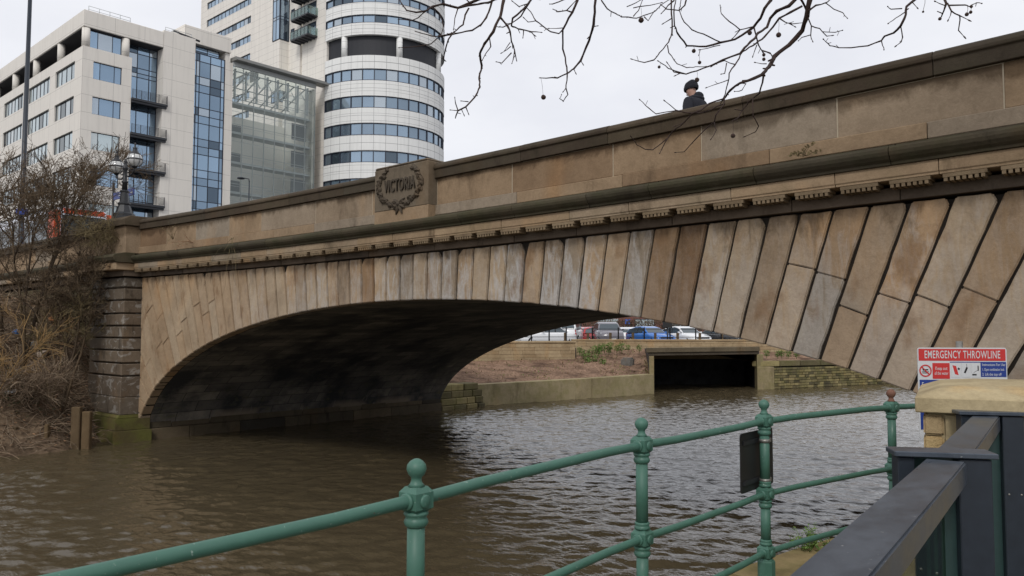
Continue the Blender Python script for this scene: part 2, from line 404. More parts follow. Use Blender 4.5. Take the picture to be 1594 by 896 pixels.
# river: dark peaty water with wind ripples
t = NT('river_water'); o = t.tc()
def rip(sx, sy, rot, scale, det): return t.noise(scale, det, .55, vec=t.map((sx, sy, 1), (0,0,0), (0,0,rot)), dist=.4)
w1 = rip(1, 2.6, R(38), .55, 3); w2 = rip(1, 1.8, R(52), 3.2, 4); w3 = rip(1, 1.6, R(30), 10, 3)
h = t.math('ADD', t.math('MULTIPLY', w1, 1.0), t.math('ADD', t.math('MULTIPLY', w2, .62), t.math('MULTIPLY', w3, .17)))
mur = t.noise(.25, 4, .6)
c = t.mix((.066,.051,.029), (.086,.067,.039), mur)
M_water = t.done(c, .05, t.bump(h, 1.0, .028), ior=1.39, spec=.5)

# ------------------------------------------------------------------ world: overcast sky
w = NT('World', world=True); SC.world = w.w
sky = w.n('ShaderNodeTexSky'); sky.sky_type = 'NISHITA'; sky.sun_disc = False
SUN_EL, SUN_ROT = R(42), R(150)
sky.sun_elevation = SUN_EL; sky.sun_rotation = SUN_ROT
g = w.tc('Generated')
n = w.noise(2.2, 5, .55, vec=w.map((1,1,2.4), vec=g))
cl = w.mix((8.2,8.35,9.0), (9.6,9.7,10.1), w.ramp(n, [(.34, 0), (.66, 1)]))
mixed = w.mix(sky.outputs[0], cl, .96)
bg = w.n('ShaderNodeBackground'); w.put(bg.inputs[0], mixed); bg.inputs[1].default_value = .1
ow = w.n('ShaderNodeOutputWorld'); w.t.links.new(bg.outputs[0], ow.inputs[0])
sl = bpy.data.lights.new('sun', 'SUN'); sl.energy = 1.5; sl.angle = R(14); sl.color = (1, .97, .92)
so = bpy.data.objects.new('sun', sl); COL.objects.link(so)
sd = V((math.sin(SUN_ROT)*math.cos(SUN_EL), math.cos(SUN_ROT)*math.cos(SUN_EL), math.sin(SUN_EL)))
so.rotation_euler = sd.to_track_quat('Z', 'Y').to_euler()
SC.view_settings.view_transform = 'Standard'; SC.view_settings.look = 'None'; SC.view_settings.gamma = 1; SC.view_settings.exposure = 0
SC.view_settings.use_curve_mapping = False
SC.render.engine = 'CYCLES'; SC.cycles.use_denoising = True; SC.cycles.max_bounces = 8; SC.cycles.transparent_max_bounces = 16
# ------------------------------------------------------------------ the stone arch bridge
A, B, W = 12.2, 3.905, 12.3          # half span, rise, width
ZB, ZT = 4.84, 6.40
XL, XR = -40.0, 16.5
bridge = thing('stone_bridge', (0, 0, 0), 'old sandstone arch bridge over the river with a plain parapet and carved name block', 'bridge')
def ell(x): return B*math.sqrt(max(0, 1-(x/A)**2))
# arc-length stations from the crown outwards; first stone straddles the crown
def stations():
    xs = []; x = 0.0; target = .2; s = 0; th = 0
    while th < PI/2-.002:
        th += .0002; dx = A*math.cos(th)-A*math.cos(th-.0002); 
        s += math.hypot(A*math.cos(th)*.0002, B*math.sin(th)*.0002)
        if s >= target: xs.append(A*math.sin(th)); target += .403 if A*math.sin(th) < 7 else .375
    return xs
st = stations()
def joint_dir(x):                     # radiating joints, a little flatter than the true normal
    nx, nz = x/A**2, math.sqrt(max(1e-6, 1-(x/A)**2))/B
    ang = math.atan2(nx, nz)*1.22
    ang = min(ang, R(72)); return (math.sin(ang), math.cos(ang))
ring = MB()
pts = [-x for x in reversed(st)]+st
rs = random.Random(3)
for i in range(len(pts)-1):
    x0, x1 = pts[i], pts[i+1]
    d0, d1 = joint_dir(x0), joint_dir(x1)
    L = 9
    g = .015 if x0 > -3 else .0145
    poly = [(x0-d0[0]*g, ell(x0)-d0[1]*g), (x1-d1[0]*g, ell(x1)-d1[1]*g), (x1+d1[0]*L, ell(x1)+d1[1]*L), (x0+d0[0]*L, ell(x0)+d0[1]*L)]
    if x1 < 0 or x0 < 0: pass
    poly = clip(poly, 0, 1, ZB-.005); poly = clip(poly, -1, 0, 12.16); poly = clip(poly, 1, 0, 12.16)
    if len(poly) < 3: continue
    poly = inset(poly, g)
    if len(poly) < 3: continue
    # cross joints on the long outer stones
    mx = (d0[0]+d1[0])/2; mz = (d0[1]+d1[1])/2; l = math.hypot(mx, mz); mx /= l; mz /= l
    ts = [p[0]*mx+p[1]*mz for p in poly]; t0, t1 = min(ts), max(ts)
    pieces = [poly]
    if t1-t0 > 1.9 and abs(x0) > 7.2:
        k = 1 if (t1-t0) < 3.1 else 2
        cuts = sorted(t0+(t1-t0)*(j+1+rs.uniform(-.3, .3))/(k+1) for j in range(k))
        if rs.random() < .35 and k == 1: cuts = []
        pieces = []; rest = poly
        for cpos in cuts:
            tilt = rs.uniform(-.05, .05); cx, cz = mx+tilt*mz, mz-tilt*mx
            pieces.append(clip(rest, cx, cz, cpos)); rest = clip(rest, -cx, -cz, -cpos)
        pieces.append(rest)
    far = abs(x0+x1)/2
    wht = max(0, 1.05-abs((x0+x1)/2-2.0)/10)*rs.choice([.2, .5, .8, 1, 1])
    for pc in pieces:
        if len(pc) < 3 or abs(area(pc)) < .02: continue
        q = inset(pc, .003) if len(pieces) > 1 else pc
        if len(q) < 3: continue
        # broken upper corners, then slightly wavering edges
        if rs.random() < .4 and abs(x0) < 10.5:
            zt_ = max(p[1] for p in q); tp = [p for p in q if p[1] > zt_-.05]
            if len(tp) >= 2 and zt_ > ZB-.12:
                xa_, xb_ = min(p[0] for p in tp), max(p[0] for p in tp); wch, hch = rs.uniform(.03, .10), rs.uniform(.08, .32)
                s_ = rs.choice((-1, 1)); xc_ = xb_ if s_ > 0 else xa_
                nl = math.hypot(hch, wch); q2 = clip(q, s_*hch/nl, wch/nl, (s_*hch*(xc_-s_*wch)+wch*zt_)/nl)
                if len(q2) >= 3 and abs(area(q2)) > .965*abs(area(q)): q = q2
        dq = []
        for ii in range(len(q)):
            a_, b_ = q[ii], q[(ii+1) % len(q)]; L_ = math.hypot(b_[0]-a_[0], b_[1]-a_[1]); kk = max(1, int(L_/.16)); dq.append(a_)
            nx_, nz_ = (b_[1]-a_[1])/max(L_, 1e-6), -(b_[0]-a_[0])/max(L_, 1e-6)
            for jj in range(1, kk):
                w_ = rs.uniform(-.005, .003) if rs.random() < .88 else rs.uniform(-.014, -.005)
                dq.append((a_[0]+(b_[0]-a_[0])*jj/kk+nx_*w_, a_[1]+(b_[1]-a_[1])*jj/kk+nz_*w_))
        q = dq
        jit = rs.uniform(-.010, .010); rv = rs.random()
        if pc is pieces[0]: rv0 = rv if rs.random() < .45 else rs.uniform(.45, 1)
        rv = min(1, max(0, rv0+rs.uniform(-.12, .12)))
        if x0 < -5.5: rv = rs.uniform(.58, .78)
        ring.prism(q, lambda u, v, t: V((u, t, v)), jit, .30, r=rv, a=wht)
ring.build('arch_ring', M_vous, bridge, bevel=.016, segs=2)
# wall behind the stones: mortar seen in the joints, spandrel solid
N = 120
xs = [A*math.sin(-PI/2+PI*i/N) for i in range(N+1)]
for y0, y1 in ((.045, .9), (W-.9, W)):
    sp = MB()
    for i in range(N):
        x0, x1 = xs[i], xs[i+1]
        z0, z1 = max(ell(x0), 0)+.012, max(ell(x1), 0)+.012
        sp.prism([(x0, z0), (x1, z1), (x1, ZB-.003), (x0, ZB-.003)], lambda u, v, t: V((u, t, v)), y0, y1, r=.5)
    sp.box(-12.3, y0, -.8, -A-.0005, y1, ZB-.003, r=.5); sp.box(A+.0005, y0, -.8, 12.3, y1, ZB-.003, r=.5)
    sp.build('spandrel_wall', M_mort, bridge, merge=.0005)
# vault
vt = MB(); uvs = []; NU, NW = 90, 24; vv = []; arc = 0; prev = None
for i in range(NU+1):
    th = -PI/2+PI*i/NU; x, z = A*math.sin(th), B*math.cos(th)
    if prev: arc += math.hypot(x-prev[0], z-prev[1])
    prev = (x, z)
    for j in range(NW+1):
        y = .30+(W-.30)*j/NW
        vv.append((x, y, z)); uvs.append((y, arc))
vt.add(vv, [(i*(NW+1)+j, (i+1)*(NW+1)+j, (i+1)*(NW+1)+j+1, i*(NW+1)+j+1) for i in range(NU) for j in range(NW)], r=.5, smooth=True)
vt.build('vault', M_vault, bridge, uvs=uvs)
# springing courses standing just proud at the water, both abutments
rs = random.Random(5)
M_spr = stone('damp_springing_stone', [col8(84,76,62), col8(104,92,74), col8(60,56,50), col8(130,116,94)], 1.0, dark=.8)
for side in (-1, 1):
    fo = MB()
    for k, (z0, z1, pr) in enumerate(((-.6, .34, .16), (.345, .66, .09))):
        y = -.02-.5*k*0
        while y < W-.1:
            l = min(rs.uniform(1.0, 1.9), W-y)
            xa, xb = A-.45, A+.25
            fo.box(side*(A-pr-.02+rs.uniform(-.01, .01)), y+.008, z0, side*xb, y+l-.008, z1)
            y += l
    fo.build('springing_course', M_spr, bridge, bevel=.015)
# core, roadway and the far parapet
core = MB()
core.box(XL, .9, 4.2, XR, W-.9, 5.30); core.box(XL, .32, ZB, XR, .9, 5.30); core.box(XL, W-.9, ZB, XR, W-.02, 5.3)
core.build('deck_slab', M_mort, bridge)
rd = MB(); rd.box(XL, 2.5, 5.304, XR, W-2.5, 5.34); rd.build('carriageway', M_asph, bridge)
ft = MB(); ft.box(XL, .42, 5.304, XR, 2.49, 5.46); ft.box(XL, W-2.49, 5.304, XR, W-.42, 5.46); ft.build('footway', M_pave, bridge, bevel=.02)

# string courses along the face, in separate stones.  profile (y, z) with y towards the river side
def course(mb, prof, x0, x1, lmin, lmax, seed, gap=.004, jit=.004, skip=None, y0=0, sgn=1):
    rs = random.Random(seed); x = x0
    while x < x1-.05:
        l = min(rs.uniform(lmin, lmax), x1-x)
        if x1-(x+l) < .3: l = x1-x
        j = rs.uniform(-jit, jit); jz = rs.uniform(-jit, jit)*.5
        segs = [(x+gap, x+l-gap)]
        for (a, b) in segs:
            mb.prism([(y+j, z+jz) for y, z in prof], lambda u, v, t: V((t, y0+sgn*u, v)), a, b, r=rs.random(), flip=(sgn < 0))
        x += l
PX0, PX1 = -.65, .95                                     # the carved block
band = MB(); course(band, [(.30,4.845),(.30,5.00),(-.055,5.00),(-.055,4.845)], XL, XR, 1.3, 2.2, 1); band.build('frieze_band', M_band, bridge, bevel=.006)
fas = MB(); course(fas, [(.32,5.046),(.32,5.215),(-.30,5.215),(-.30,5.085),(-.287,5.075),(-.287,5.046)], XL, XR, 1.1, 1.7, 2); fas.build('cornice_fascia', M_corn, bridge, bevel=.005)
rol = MB(); course(rol, [(.32,5.218),(.32,5.50),(-.12,5.50),(-.16,5.475),(-.40,5.425),(-.43,5.40),(-.435,5.36),(-.42,5.32),(-.385,5.28),(-.345,5.25),(-.335,5.218)], XL, XR, 1.1, 1.9, 3); rol.build('cornice_roll', M_roll, bridge, bevel=.004)
# small toothed mutules hanging under the fascia
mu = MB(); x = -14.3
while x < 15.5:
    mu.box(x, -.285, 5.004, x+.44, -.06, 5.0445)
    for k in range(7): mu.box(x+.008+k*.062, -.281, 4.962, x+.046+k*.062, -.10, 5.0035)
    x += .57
mu.build('mutule', stone('shade_darkened_mutule_stone', [col8(124,108,86), col8(140,122,98)], 1.0, dark=.8), bridge)  # shade under the fascia is put into the darker stone colour of the teeth
cp = [(.40,6.133),(.40,6.33),(.3,6.39),(.1,6.41),(-.06,6.40),(-.13,6.37),(-.165,6.325),(-.165,6.29),(-.135,6.275),(-.135,6.133)]
M_pmort = simple('pale_lime_mortar', col8(168,156,136), .9)
pl_ = MB(); pl_.box(PX0-.002, -.292, 5.42, PX1+.002, .36, 5.676, r=.6); pl_.build('block_plinth', M_para, bridge, bevel=.008)
for k, (xa, xb) in enumerate(((XL, PX0), (PX1, XR))):
    mo_ = MB(); mo_.box(xa+.003*k, -.062, 5.507, xb-.003*(1-k), .3, 6.129); mo_.build('parapet_mortar', M_pmort, bridge)
    q = .003
    lo = MB(); course(lo, [(.36,5.503),(.36,5.675),(-.115,5.675),(-.115,5.503)], xa+.003*k, xb-.003*(1-k), 1.5, 2.4, 4+k); lo.build('parapet_plinth', M_para, bridge, bevel=.008)
    up = MB(); course(up, [(.34,5.679),(.34,6.13),(-.07,6.13),(-.07,5.679)], xa+.003*k, xb-.003*(1-k), 1.5, 2.3, 6+11*k, gap=.006); up.build('parapet_wall', M_para, bridge, bevel=.008)
    ca = MB(); course(ca, cp, xa+.003*k, xb-.003*(1-k), 1.8, 2.6, 8+k); ca.build('parapet_coping', M_cap, bridge, bevel=.006)
fp = MB(); 
fp.box(XL, W-.36, 5.31, XR, W, 6.13, r=.4); fp.prism([(y, z) for y, z in cp], lambda u, v, t: V((t, W-u, v)), XL, XR, r=.5, flip=True)
fp.build('rear_parapet', M_para, bridge)
# rear face string course so the far side is not bare
rb = MB(); rb.box(XL, W+.002, 5.0, XR, W+.3, 5.45, r=.4); rb.build('rear_cornice', M_corn, bridge, bevel=.03)
# name block
pb = MB(); pb.prism([(PX0, 5.679),(PX1, 5.679),(PX1, 6.50),(PX0, 6.50)], lambda u, v, t: V((u, t, v)), -.30, .42, r=.5)
pb.prism([(PX0+.0, 6.503),(PX1, 6.503),(PX1-.03, 6.545),(PX0+.03, 6.545)], lambda u, v, t: V((u, t, v)), -.30, .42, r=.5)
panel = pb.build('name_block', M_panel, bridge, bevel=.018)
def text_mesh(name, s, size, parent, matx, loc, ux, uz, depth=.03, sx=1.0, align='CENTER', bold=0.0, sp=1.0):
    cu = bpy.data.curves.new(name, 'FONT'); cu.body = s; cu.size = size; cu.extrude = depth/2; cu.align_x = align; cu.align_y = 'CENTER'; cu.offset = bold
    cu.resolution_u = 3; cu.space_character = sp
    to = bpy.data.objects.new('tmp', cu); COL.objects.link(to)
    dg = bpy.context.evaluated_depsgraph_get(); me = bpy.data.meshes.new_from_object(to.evaluated_get(dg))
    bpy.data.objects.remove(to); 
    ux, uz = V(ux).normalized(), V(uz).normalized(); n = ux.cross(uz)
    off = V((0,0,0)); q = parent
    while q is not None: off = off+q.location; q = q.parent
    for v in me.vertices: v.co = V(loc)+ux*v.co.x*sx+uz*v.co.y+n*v.co.z-off
    me.materials.clear(); me.materials.append(matx); me.name = name
    o = bpy.data.objects.new(name, me); COL.objects.link(o); o.parent = parent; return o
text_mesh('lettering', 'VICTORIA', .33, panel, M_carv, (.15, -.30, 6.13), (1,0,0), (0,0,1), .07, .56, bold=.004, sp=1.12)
# wreath: leaves along a U-shaped spray with a bow at the foot
wr = MB(); rs = random.Random(12)
def leaf(mb, c, ang, L, w, th=.035):
    ca_, sa = math.cos(ang), math.sin(ang)
    prof = [(-.5,0),(-.25,.42),(.1,.5),(.5,0),(.1,-.5),(-.25,-.42)]
    front = [V((c[0]+(u*L)*ca_-(v*w)*sa, -.302-th*.35, c[1]+(u*L)*sa+(v*w)*ca_)) for u, v in prof]
    back = [V((p.x, -.296, p.z)) for p in front]
    mid = V((c[0], -.302-th, c[1]))
    vs = front+back+[mid]; n = 6
    fs = [(i, (i+1)%n, 12) for i in range(n)]+[(n+i, n+(i+1)%n, (i+1)%n, i) for i in range(n)]
    mb.add(vs, fs, smooth=False)
cx, cz = .13, 6.13
for k in range(60):
    f = k/59; a = R(125)+f*R(290)           # from upper left round the foot to upper right
    rx, rz = .63+.03*math.sin(k*1.9), .36+.03*math.cos(k*1.3)
    p = (cx+rx*math.cos(a), cz+rz*math.sin(a)+(.0))
    tang = math.atan2(rz*math.cos(a), -rx*math.sin(a))
    tang = tang if f > .5 else tang+PI
    for sgn in (-1, 1):
        leaf(wr, (p[0]+rs.uniform(-.03,.03), p[1]+rs.uniform(-.03,.03)), tang+sgn*rs.uniform(.3, .9), rs.uniform(.08,.14), rs.uniform(.05,.075), rs.uniform(.03,.075))
for ang, L in ((.5,.2),(-.5,.2),(2.6,.2),(3.7,.2),(-1.1,.22),(-2.0,.22)):
    leaf(wr, (cx+math.cos(ang)*L*.5, cz-.35+math.sin(ang)*L*.5), ang, L, .07, .06)
wr.ball((cx, -.33, cz-.35), .045, 8, 6)
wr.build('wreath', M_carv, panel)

# rusticated end pier on the left, and its plainer twin on the right
def pier(x0, x1, face):
    p = MB(); zs = 4.80; rs = random.Random(face); zz = zs
    heights = [.30,.34,.38,.37,.36,.37,.38,.38]
    bat = lambda z: (ZB-z)*.018
    for h in heights:
        z0 = zz-h
        for (za, zb_, ins) in ((z0+.045, zz, 0), (z0, z0+.044, .085)):
            p.box(x0-bat(za)*.6+ins, -.50-bat(za)*.5+ins, za, x1+bat(za)*.2-ins, .35, zb_)
        zz = z0
    p.box(x0-.05, -.535, 1.32, x1+.008, .35, zz, r=rs.random()); p.box(x0-.055, -.54, .80, x1+.010, .35, 1.316, r=rs.random())
    pr = p.build('end_pier', M_pier, bridge, bevel=.02)
    b = MB(); b.prism([(-.55,.80),(-.62,.73),(-.62,.70),(.3,.70),(.3,.80)], lambda u, v, t: V((t, u, v)), x0-.1, x1+.06)
    b.box(x0-.2, -.70, .36, x1+.16, .3, .698); b.box(x0-.3, -.80, -.6, x1+.3, .3, .356)
    b.build('plinth', M_pbase, pr, bevel=.03, segs=2)
    c = MB(); c.box(x0-.06, -.56, 4.845, x1+.06, .3, 5.0); c.build('pier_band', M_band, pr, bevel=.008)
    c = MB(); c.box(x0-.12, -.82, 5.003, x1+.12, -.28, 5.215); c.build('pier_fascia', M_corn, pr, bevel=.02)
    c = MB(); c.prism([(-.30,5.218),(-.30,5.50),(-.62,5.50),(-.90,5.43),(-.95,5.36),(-.90,5.27),(-.84,5.218)], lambda u, v, t: V((t, u, v)), x0-.2, x1+.2); c.build('pier_roll', M_roll, pr, bevel=.008)
    c = MB(); c.box(x0, -.52, 5.503, x1, .42, 6.20); c.build('pier_pedestal', M_para, pr, bevel=.015)
    c = MB(); c.prism([(-.60,6.203),(.50,6.203),(.50,6.36),(.30,6.46),(-.42,6.46),(-.60,6.36)], lambda u, v, t: V((t, u, v)), x0-.08, x1+.08); c.build('pier_coping', M_cap, pr, bevel=.015)
pier(-14.6, -12.16, 1); pier(12.16, 14.6, 2)

# the old courses have settled: the crown lies a little lower than the ends
def settle(x): return min(x*x, 196.0)
for o in bpy.data.objects:
    q = o
    while q.parent is not None: q = q.parent
    if q is not bridge or o.type != 'MESH' or o.name.startswith(('vault','springing','plinth','spandrel','deck')): continue
    for v in o.data.vertices:
        if v.co.y > 2 and not o.name.startswith('rear'): continue
        if v.co.z > 5.503: v.co.z = 5.503+(v.co.z-5.503)*(1.04 if o.name.startswith(('name_block','lettering','wreath')) else 1.125)
        k = max(0, min(1, (v.co.z-4.0)/.84))
        v.co.z += k*((.0006+.0005*max(0, v.co.z-4.84)/1.56)*settle(v.co.x)-.018)
    o.data.update()
# ------------------------------------------------------------------ wing wall left of the pier
ww = MB(); rs = random.Random(21); z = -.6
while z < 4.83:
    h = min(rs.uniform(.22, .34), 4.84-z); x = -40
    while x < -14.7:
        l = min(rs.uniform(.5, 1.1), -14.68-x); ww.box(x+.006, -.02+rs.uniform(-.02,.02), z+.007, x+l-.006, .3, z+h-.007, r=rs.random()); x += l
    z += h
ww = ww.build('wing_wall', M_wing, None, origin=(-20, 0, 0), bevel=.015)
tag(ww, 'blackened coursed stone wing wall behind the bare shrubs left of the rusticated bridge pier', 'wall')
wr2 = MB(); rs = random.Random(22); z = -.6
while z < 4.83:
    h = min(.34, 4.84-z); wr2.box(14.72, -.02+rs.uniform(-.02,.02), z+.007, 16.5, .3, z+h-.007, r=rs.random()); z += h
wb = MB(); wb.box(-40, .302, -.6, -14.6, .5, 4.83, r=.2); wb = wb.build('wall_core', M_mort, ww)
# ------------------------------------------------------------------ ground, river, banks
import numpy as np
def water_mesh():
    rg = np.random.default_rng(4); sp_ = .06
    nx, ny = int(24.5/sp_), int(66/sp_)
    X, Y = np.meshgrid(np.linspace(-15, 9.5, nx), np.linspace(-14, 52, ny), indexing='ij')
    Z = np.zeros_like(X)
    calm = .46+.26*np.clip((-1-Y)/6, 0, 1)
    for k in range(110):
        lam = .15*(.95/.15)**(rg.random()**1.3); ang = R(-48)+rg.normal(0, .62); kk = 2*PI/lam
        ph = rg.random()*2*PI; amp = .0088*lam**.95*(1+.2*rg.normal())
        wob = .35*np.sin(X*.31+ph)+.3*np.sin(Y*.27+ph*2)
        s_ = np.sin(kk*(X*math.cos(ang)+Y*math.sin(ang))+ph+wob*2)
        pat = .55+.45*np.sin(X*rg.uniform(.1,.5)+Y*rg.uniform(-.5,.5)+rg.random()*6)
        Z += amp*pat*(s_+.25*s_*s_)*calm
    me = bpy.data.meshes.new('river'); vs = np.stack([X, Y, Z], -1).reshape(-1, 3)
    idx = np.arange(nx*ny).reshape(nx, ny)
    fs = np.stack([idx[:-1,:-1], idx[1:,:-1], idx[1:,1:], idx[:-1,1:]], -1).reshape(-1, 4)
    # calm sheets all round the rippled reach
    n0 = len(vs); ring = np.array([(-60,-60,0),(90,-60,0),(90,140,0),(-60,140,0),(-15,-14,-.02),(9.5,-14,-.02),(9.5,52,-.02),(-15,52,-.02)], float)
    vs = np.concatenate([vs, ring]); f2 = [(n0,n0+1,n0+5,n0+4),(n0+1,n0+2,n0+6,n0+5),(n0+2,n0+3,n0+7,n0+6),(n0+3,n0,n0+4,n0+7)]
    me.from_pydata(vs.tolist(), [], fs.tolist()+f2); me.materials.append(M_water)
    me.polygons.foreach_set('use_smooth', [True]*len(me.polygons)); me.update()
    o = bpy.data.objects.new('river', me); COL.objects.link(o); return o
struct(water_mesh())
bed = MB(); bed.add([(-70,-70,-1.4),(100,-70,-1.4),(100,150,-1.4),(-70,150,-1.4)], [(0,1,2,3)]); struct(bed.build('river_bed', M_bank))
# wide ground sheets either side of the river, meeting far beyond
gm = MB()
left = [(-12.6,14.2),(-10.6,26.3),(-12.5,31.3),(-7.9,33.3),(-3.6,44.3),(8,62),(30,88),(88,118),(900,500),(900,1500),(-900,1500),(-900,14.2)]
def sheet(mb, poly, z, zb=-1.3):
    n = len(poly); mb.add([(x,y,z) for x,y in poly], [tuple(range(n))], r=.5)
    mb.add([(x,y,z) for x,y in poly]+[(x,y,zb) for x,y in poly], [(i,n+i,n+(i+1)%n,(i+1)%n) for i in range(n)], r=.5)
# the bank behind the concrete wall is modelled separately, so start the sheet at the retaining wall
rwL = [onZ(735,531,2.72), onZ(1214,528.5,2.85)]
lp = [(-60,12.35),(-23.5,12.35),(-19.6,20.7),(-16.2,26.9),(-17.9,29.3),(-8.9,38.7),(-4.6,45.5),(8,62),(30,88),(88,118),(900,500),(900,1500),(-900,1500),(-900,12.35)]
sheet(gm, lp, 2.30); struct(gm.build('car_park_ground', M_asph))
gm = MB(); sheet(gm, [(-900,.5),(-40.1,.5),(-40.1,12.2),(-900,12.2)], 5.3); sheet(gm, [(-900,-300),(-48,-300),(-48,.3),(-900,.3)], 4.2); struct(gm.build('street_ground', M_ground))
gm = MB(); sheet(gm, [(16.6,-1.5),(900,-1.5),(900,480),(92,110),(34,80),(14,50),(12.4,14.2),(16.6,14.2)], 3.2)
struct(gm.build('far_bank_ground', M_ground))
# promenade the photographer stands on, with the coping stones at its edge
pm = MB(); pm.add([], [])
edge = [(9.35,-40),(9.27,-12),(9.22,-8.5),(9.22,-6.6),(9.30,-5.1),(9.43,-4.1),(9.62,-3.2),(9.95,-1.9),(10.3,-.9)]
poly = [(x+.42,y) for x,y in edge]+[(40,-.9),(40,-40)]
sheet(pm, poly, 1.62); struct(pm.build('promenade', M_pave))
qc = MB()
P = []
for i in range(len(edge)-1):
    a, b = V((*edge[i],0)), V((*edge[i+1],0)); k = max(1, round((b-a).length/.9))
    for j in range(k): P.append(a+(b-a)*(j/k))
P.append(V((*edge[-1],0)))
for a, b in zip(P[:-1], P[1:]):
    d = (b-a).normalized(); nrm = V((d.y,-d.x,0)); a2, b2 = a+d*.004, b-d*.004
    q = [a2, b2, b2+nrm*.46, a2+nrm*.46]
    qc.add([p+V((0,0,1.35)) for p in q]+[p+V((0,0,1.64)) for p in q], [(0,1,2,3),(7,6,5,4),(0,4,5,1),(1,5,6,2),(2,6,7,3),(3,7,4,0)])
quay = qc.build('quay_coping', M_quay, bevel=.02, segs=2); struct(quay)
qw = MB(); 
for a, b in zip(P[:-1], P[1:]):
    d = (b-a).normalized(); nrm = V((d.y,-d.x,0))
    for k in range(4):
        z0 = -1+.59*k; q = [a+nrm*.03+d*.004, b+nrm*.03-d*.004, b+nrm*.4, a+nrm*.4]
        qw.add([p+V((0,0,z0+.006)) for p in q]+[p+V((0,0,z0+.584)) for p in q], [(0,1,2,3),(7,6,5,4),(0,4,5,1),(1,5,6,2),(2,6,7,3),(3,7,4,0)])
struct(qw.build('quay_wall', M_wing, bevel=.015))

# near left bank: earth sloping up from the water to the wing wall
wl = [(-12.9,-.75),(-12.1,-1.25),(-11.55,-2.1),(-11.35,-3.2),(-11.3,-5.0),(-11.6,-9),(-12.5,-16),(-14,-30)]
def bank_d(x, y):
    best = 1e9; sg = 1
    for (ax, ay), (bx, by) in zip(wl[:-1], wl[1:]):
        dx, dy = bx-ax, by-ay; t_ = max(0, min(1, ((x-ax)*dx+(y-ay)*dy)/(dx*dx+dy*dy))); px_, py_ = ax+t_*dx, ay+t_*dy
        d = math.hypot(x-px_, y-py_)
        if d < best: best = d; sg = 1 if dx*(y-py_)-dy*(x-px_) < 0 else -1
    return best*sg
from mathutils import noise as mn
def bank_z(x, y):
    d = bank_d(x, y)
    z = .82*d if d < 4 else 3.28+.42*(d-4)
    z = min(z, 4.3)
    return z+.20*mn.noise(V((x*.9, y*.9, 0)))*min(1, max(.2, d))+.09*mn.noise(V((x*3, y*3, 4)))
bk = MB(); NX, NY = 110, 90; vs = []
for i in range(NX+1):
    for j in range(NY+1):
        x = -44+33.2*(i/NX)**.7; y = .1-30*(j/NY)**1.5
        vs.append((x, y, max(bank_z(x, y), -1.2)))
bk.add(vs, [(i*(NY+1)+j, i*(NY+1)+j+1, (i+1)*(NY+1)+j+1, (i+1)*(NY+1)+j) for i in range(NX) for j in range(NY)], r=.5, smooth=True)
bko = bk.build('river_bank', M_bank); struct(bko)

# far bank under the arch: concrete river wall, mulched slope, ashlar retaining wall, culvert, rubble wall
c0, c1 = V((-12.40,14.25,0)), V((-10.35,26.15,0))
cd = (c1-c0).normalized(); cn = V((-cd.y, cd.x, 0))       # pointing away from the river (left)
cw = MB(); L = (c1-c0).length
for k, (a, b) in enumerate(((0,.62),(.622,1))):
    p, q = c0+cd*L*a, c0+cd*L*b
    vs = [p, q, q+cn*.5, p+cn*.5]; zt = [.96,1.0,1.0,.96] if k == 0 else [1.0,1.06,1.06,1.0]
    cw.add([v+V((0,0,-1.2)) for v in vs]+[v+V((0,0,z)) for v, z in zip(vs, zt)], [(0,1,2,3),(7,6,5,4),(0,4,5,1),(1,5,6,2),(2,6,7,3),(3,7,4,0)], r=.3+.3*k)
cwo = cw.build('concrete_wall', M_conc, None, origin=(-11.5,20,0), bevel=.02)
tag(cwo, 'low stained concrete river wall below the mulched slope, seen through the arch', 'wall')
# short stone toe beside the bridge
stn = MB(); rs = random.Random(2)
for k in range(5):
    zz = -.4+.29*k; y = 12.32
    while y < 14.6-.05*k:
        l = rs.uniform(.5, .9); stn.box(-13.0, y+.006, zz+.005, -11.98-.06*k+rs.uniform(-.03,.03), min(y+l, 14.9)-.006, zz+.285); y += l
tag(stn.build('stone_buttress', M_rub, None, origin=(-12.2,13.5,0), bevel=.03), 'small stepped stone buttress at the foot of the vault beside the concrete wall', 'buttress')
# mulched slope between the concrete wall and the retaining wall
ra, rb_, rc, rd_ = V((-18.95,21.5,0)), V((-16.1,26.85,0)), V((-17.85,29.25,0)), V((-8.95,38.55,0))
sl_ = MB(); NS, NT_ = 60, 24; vs = []
topl = [V((-21.5,12.35,1.62)), V((-18.9,21.3,1.66)), V((-16.1,26.7,1.70)), V((-17.3,29.3,2.12)), V((-15.9,31.0,2.2)), V((-14.3,32.6,2.28))]
botl = [V((-12.75,12.35,0)), c0+cd*3+cn*.45, c0+cd*8+cn*.45, c0+cd*10.5+cn*.45, c1+cn*.45, c1+cn*.2+cd*.02]
def poly_at(pl, f):
    f *= len(pl)-1; i = min(int(f), len(pl)-2); return pl[i].lerp(pl[i+1], f-i)
for i in range(NS+1):
    for j in range(NT_+1):
        a, b = poly_at(botl, i/NS), poly_at(topl, i/NS); p = a.lerp(b, j/NT_)
        zb_ = .90+.1*i/NS; z = zb_+(b.z-zb_)*(j/NT_)**.85; p.z = 0; z += .05*mn.noise(p*2.2)+.04*mn.noise(p*7)
        vs.append((p.x, p.y, z))
sl_.add(vs, [(i*(NT_+1)+j, (i+1)*(NT_+1)+j, (i+1)*(NT_+1)+j+1, i*(NT_+1)+j+1) for i in range(NS) for j in range(NT_)], r=.5, smooth=True)
struct(sl_.build('planted_bank', M_mulch))
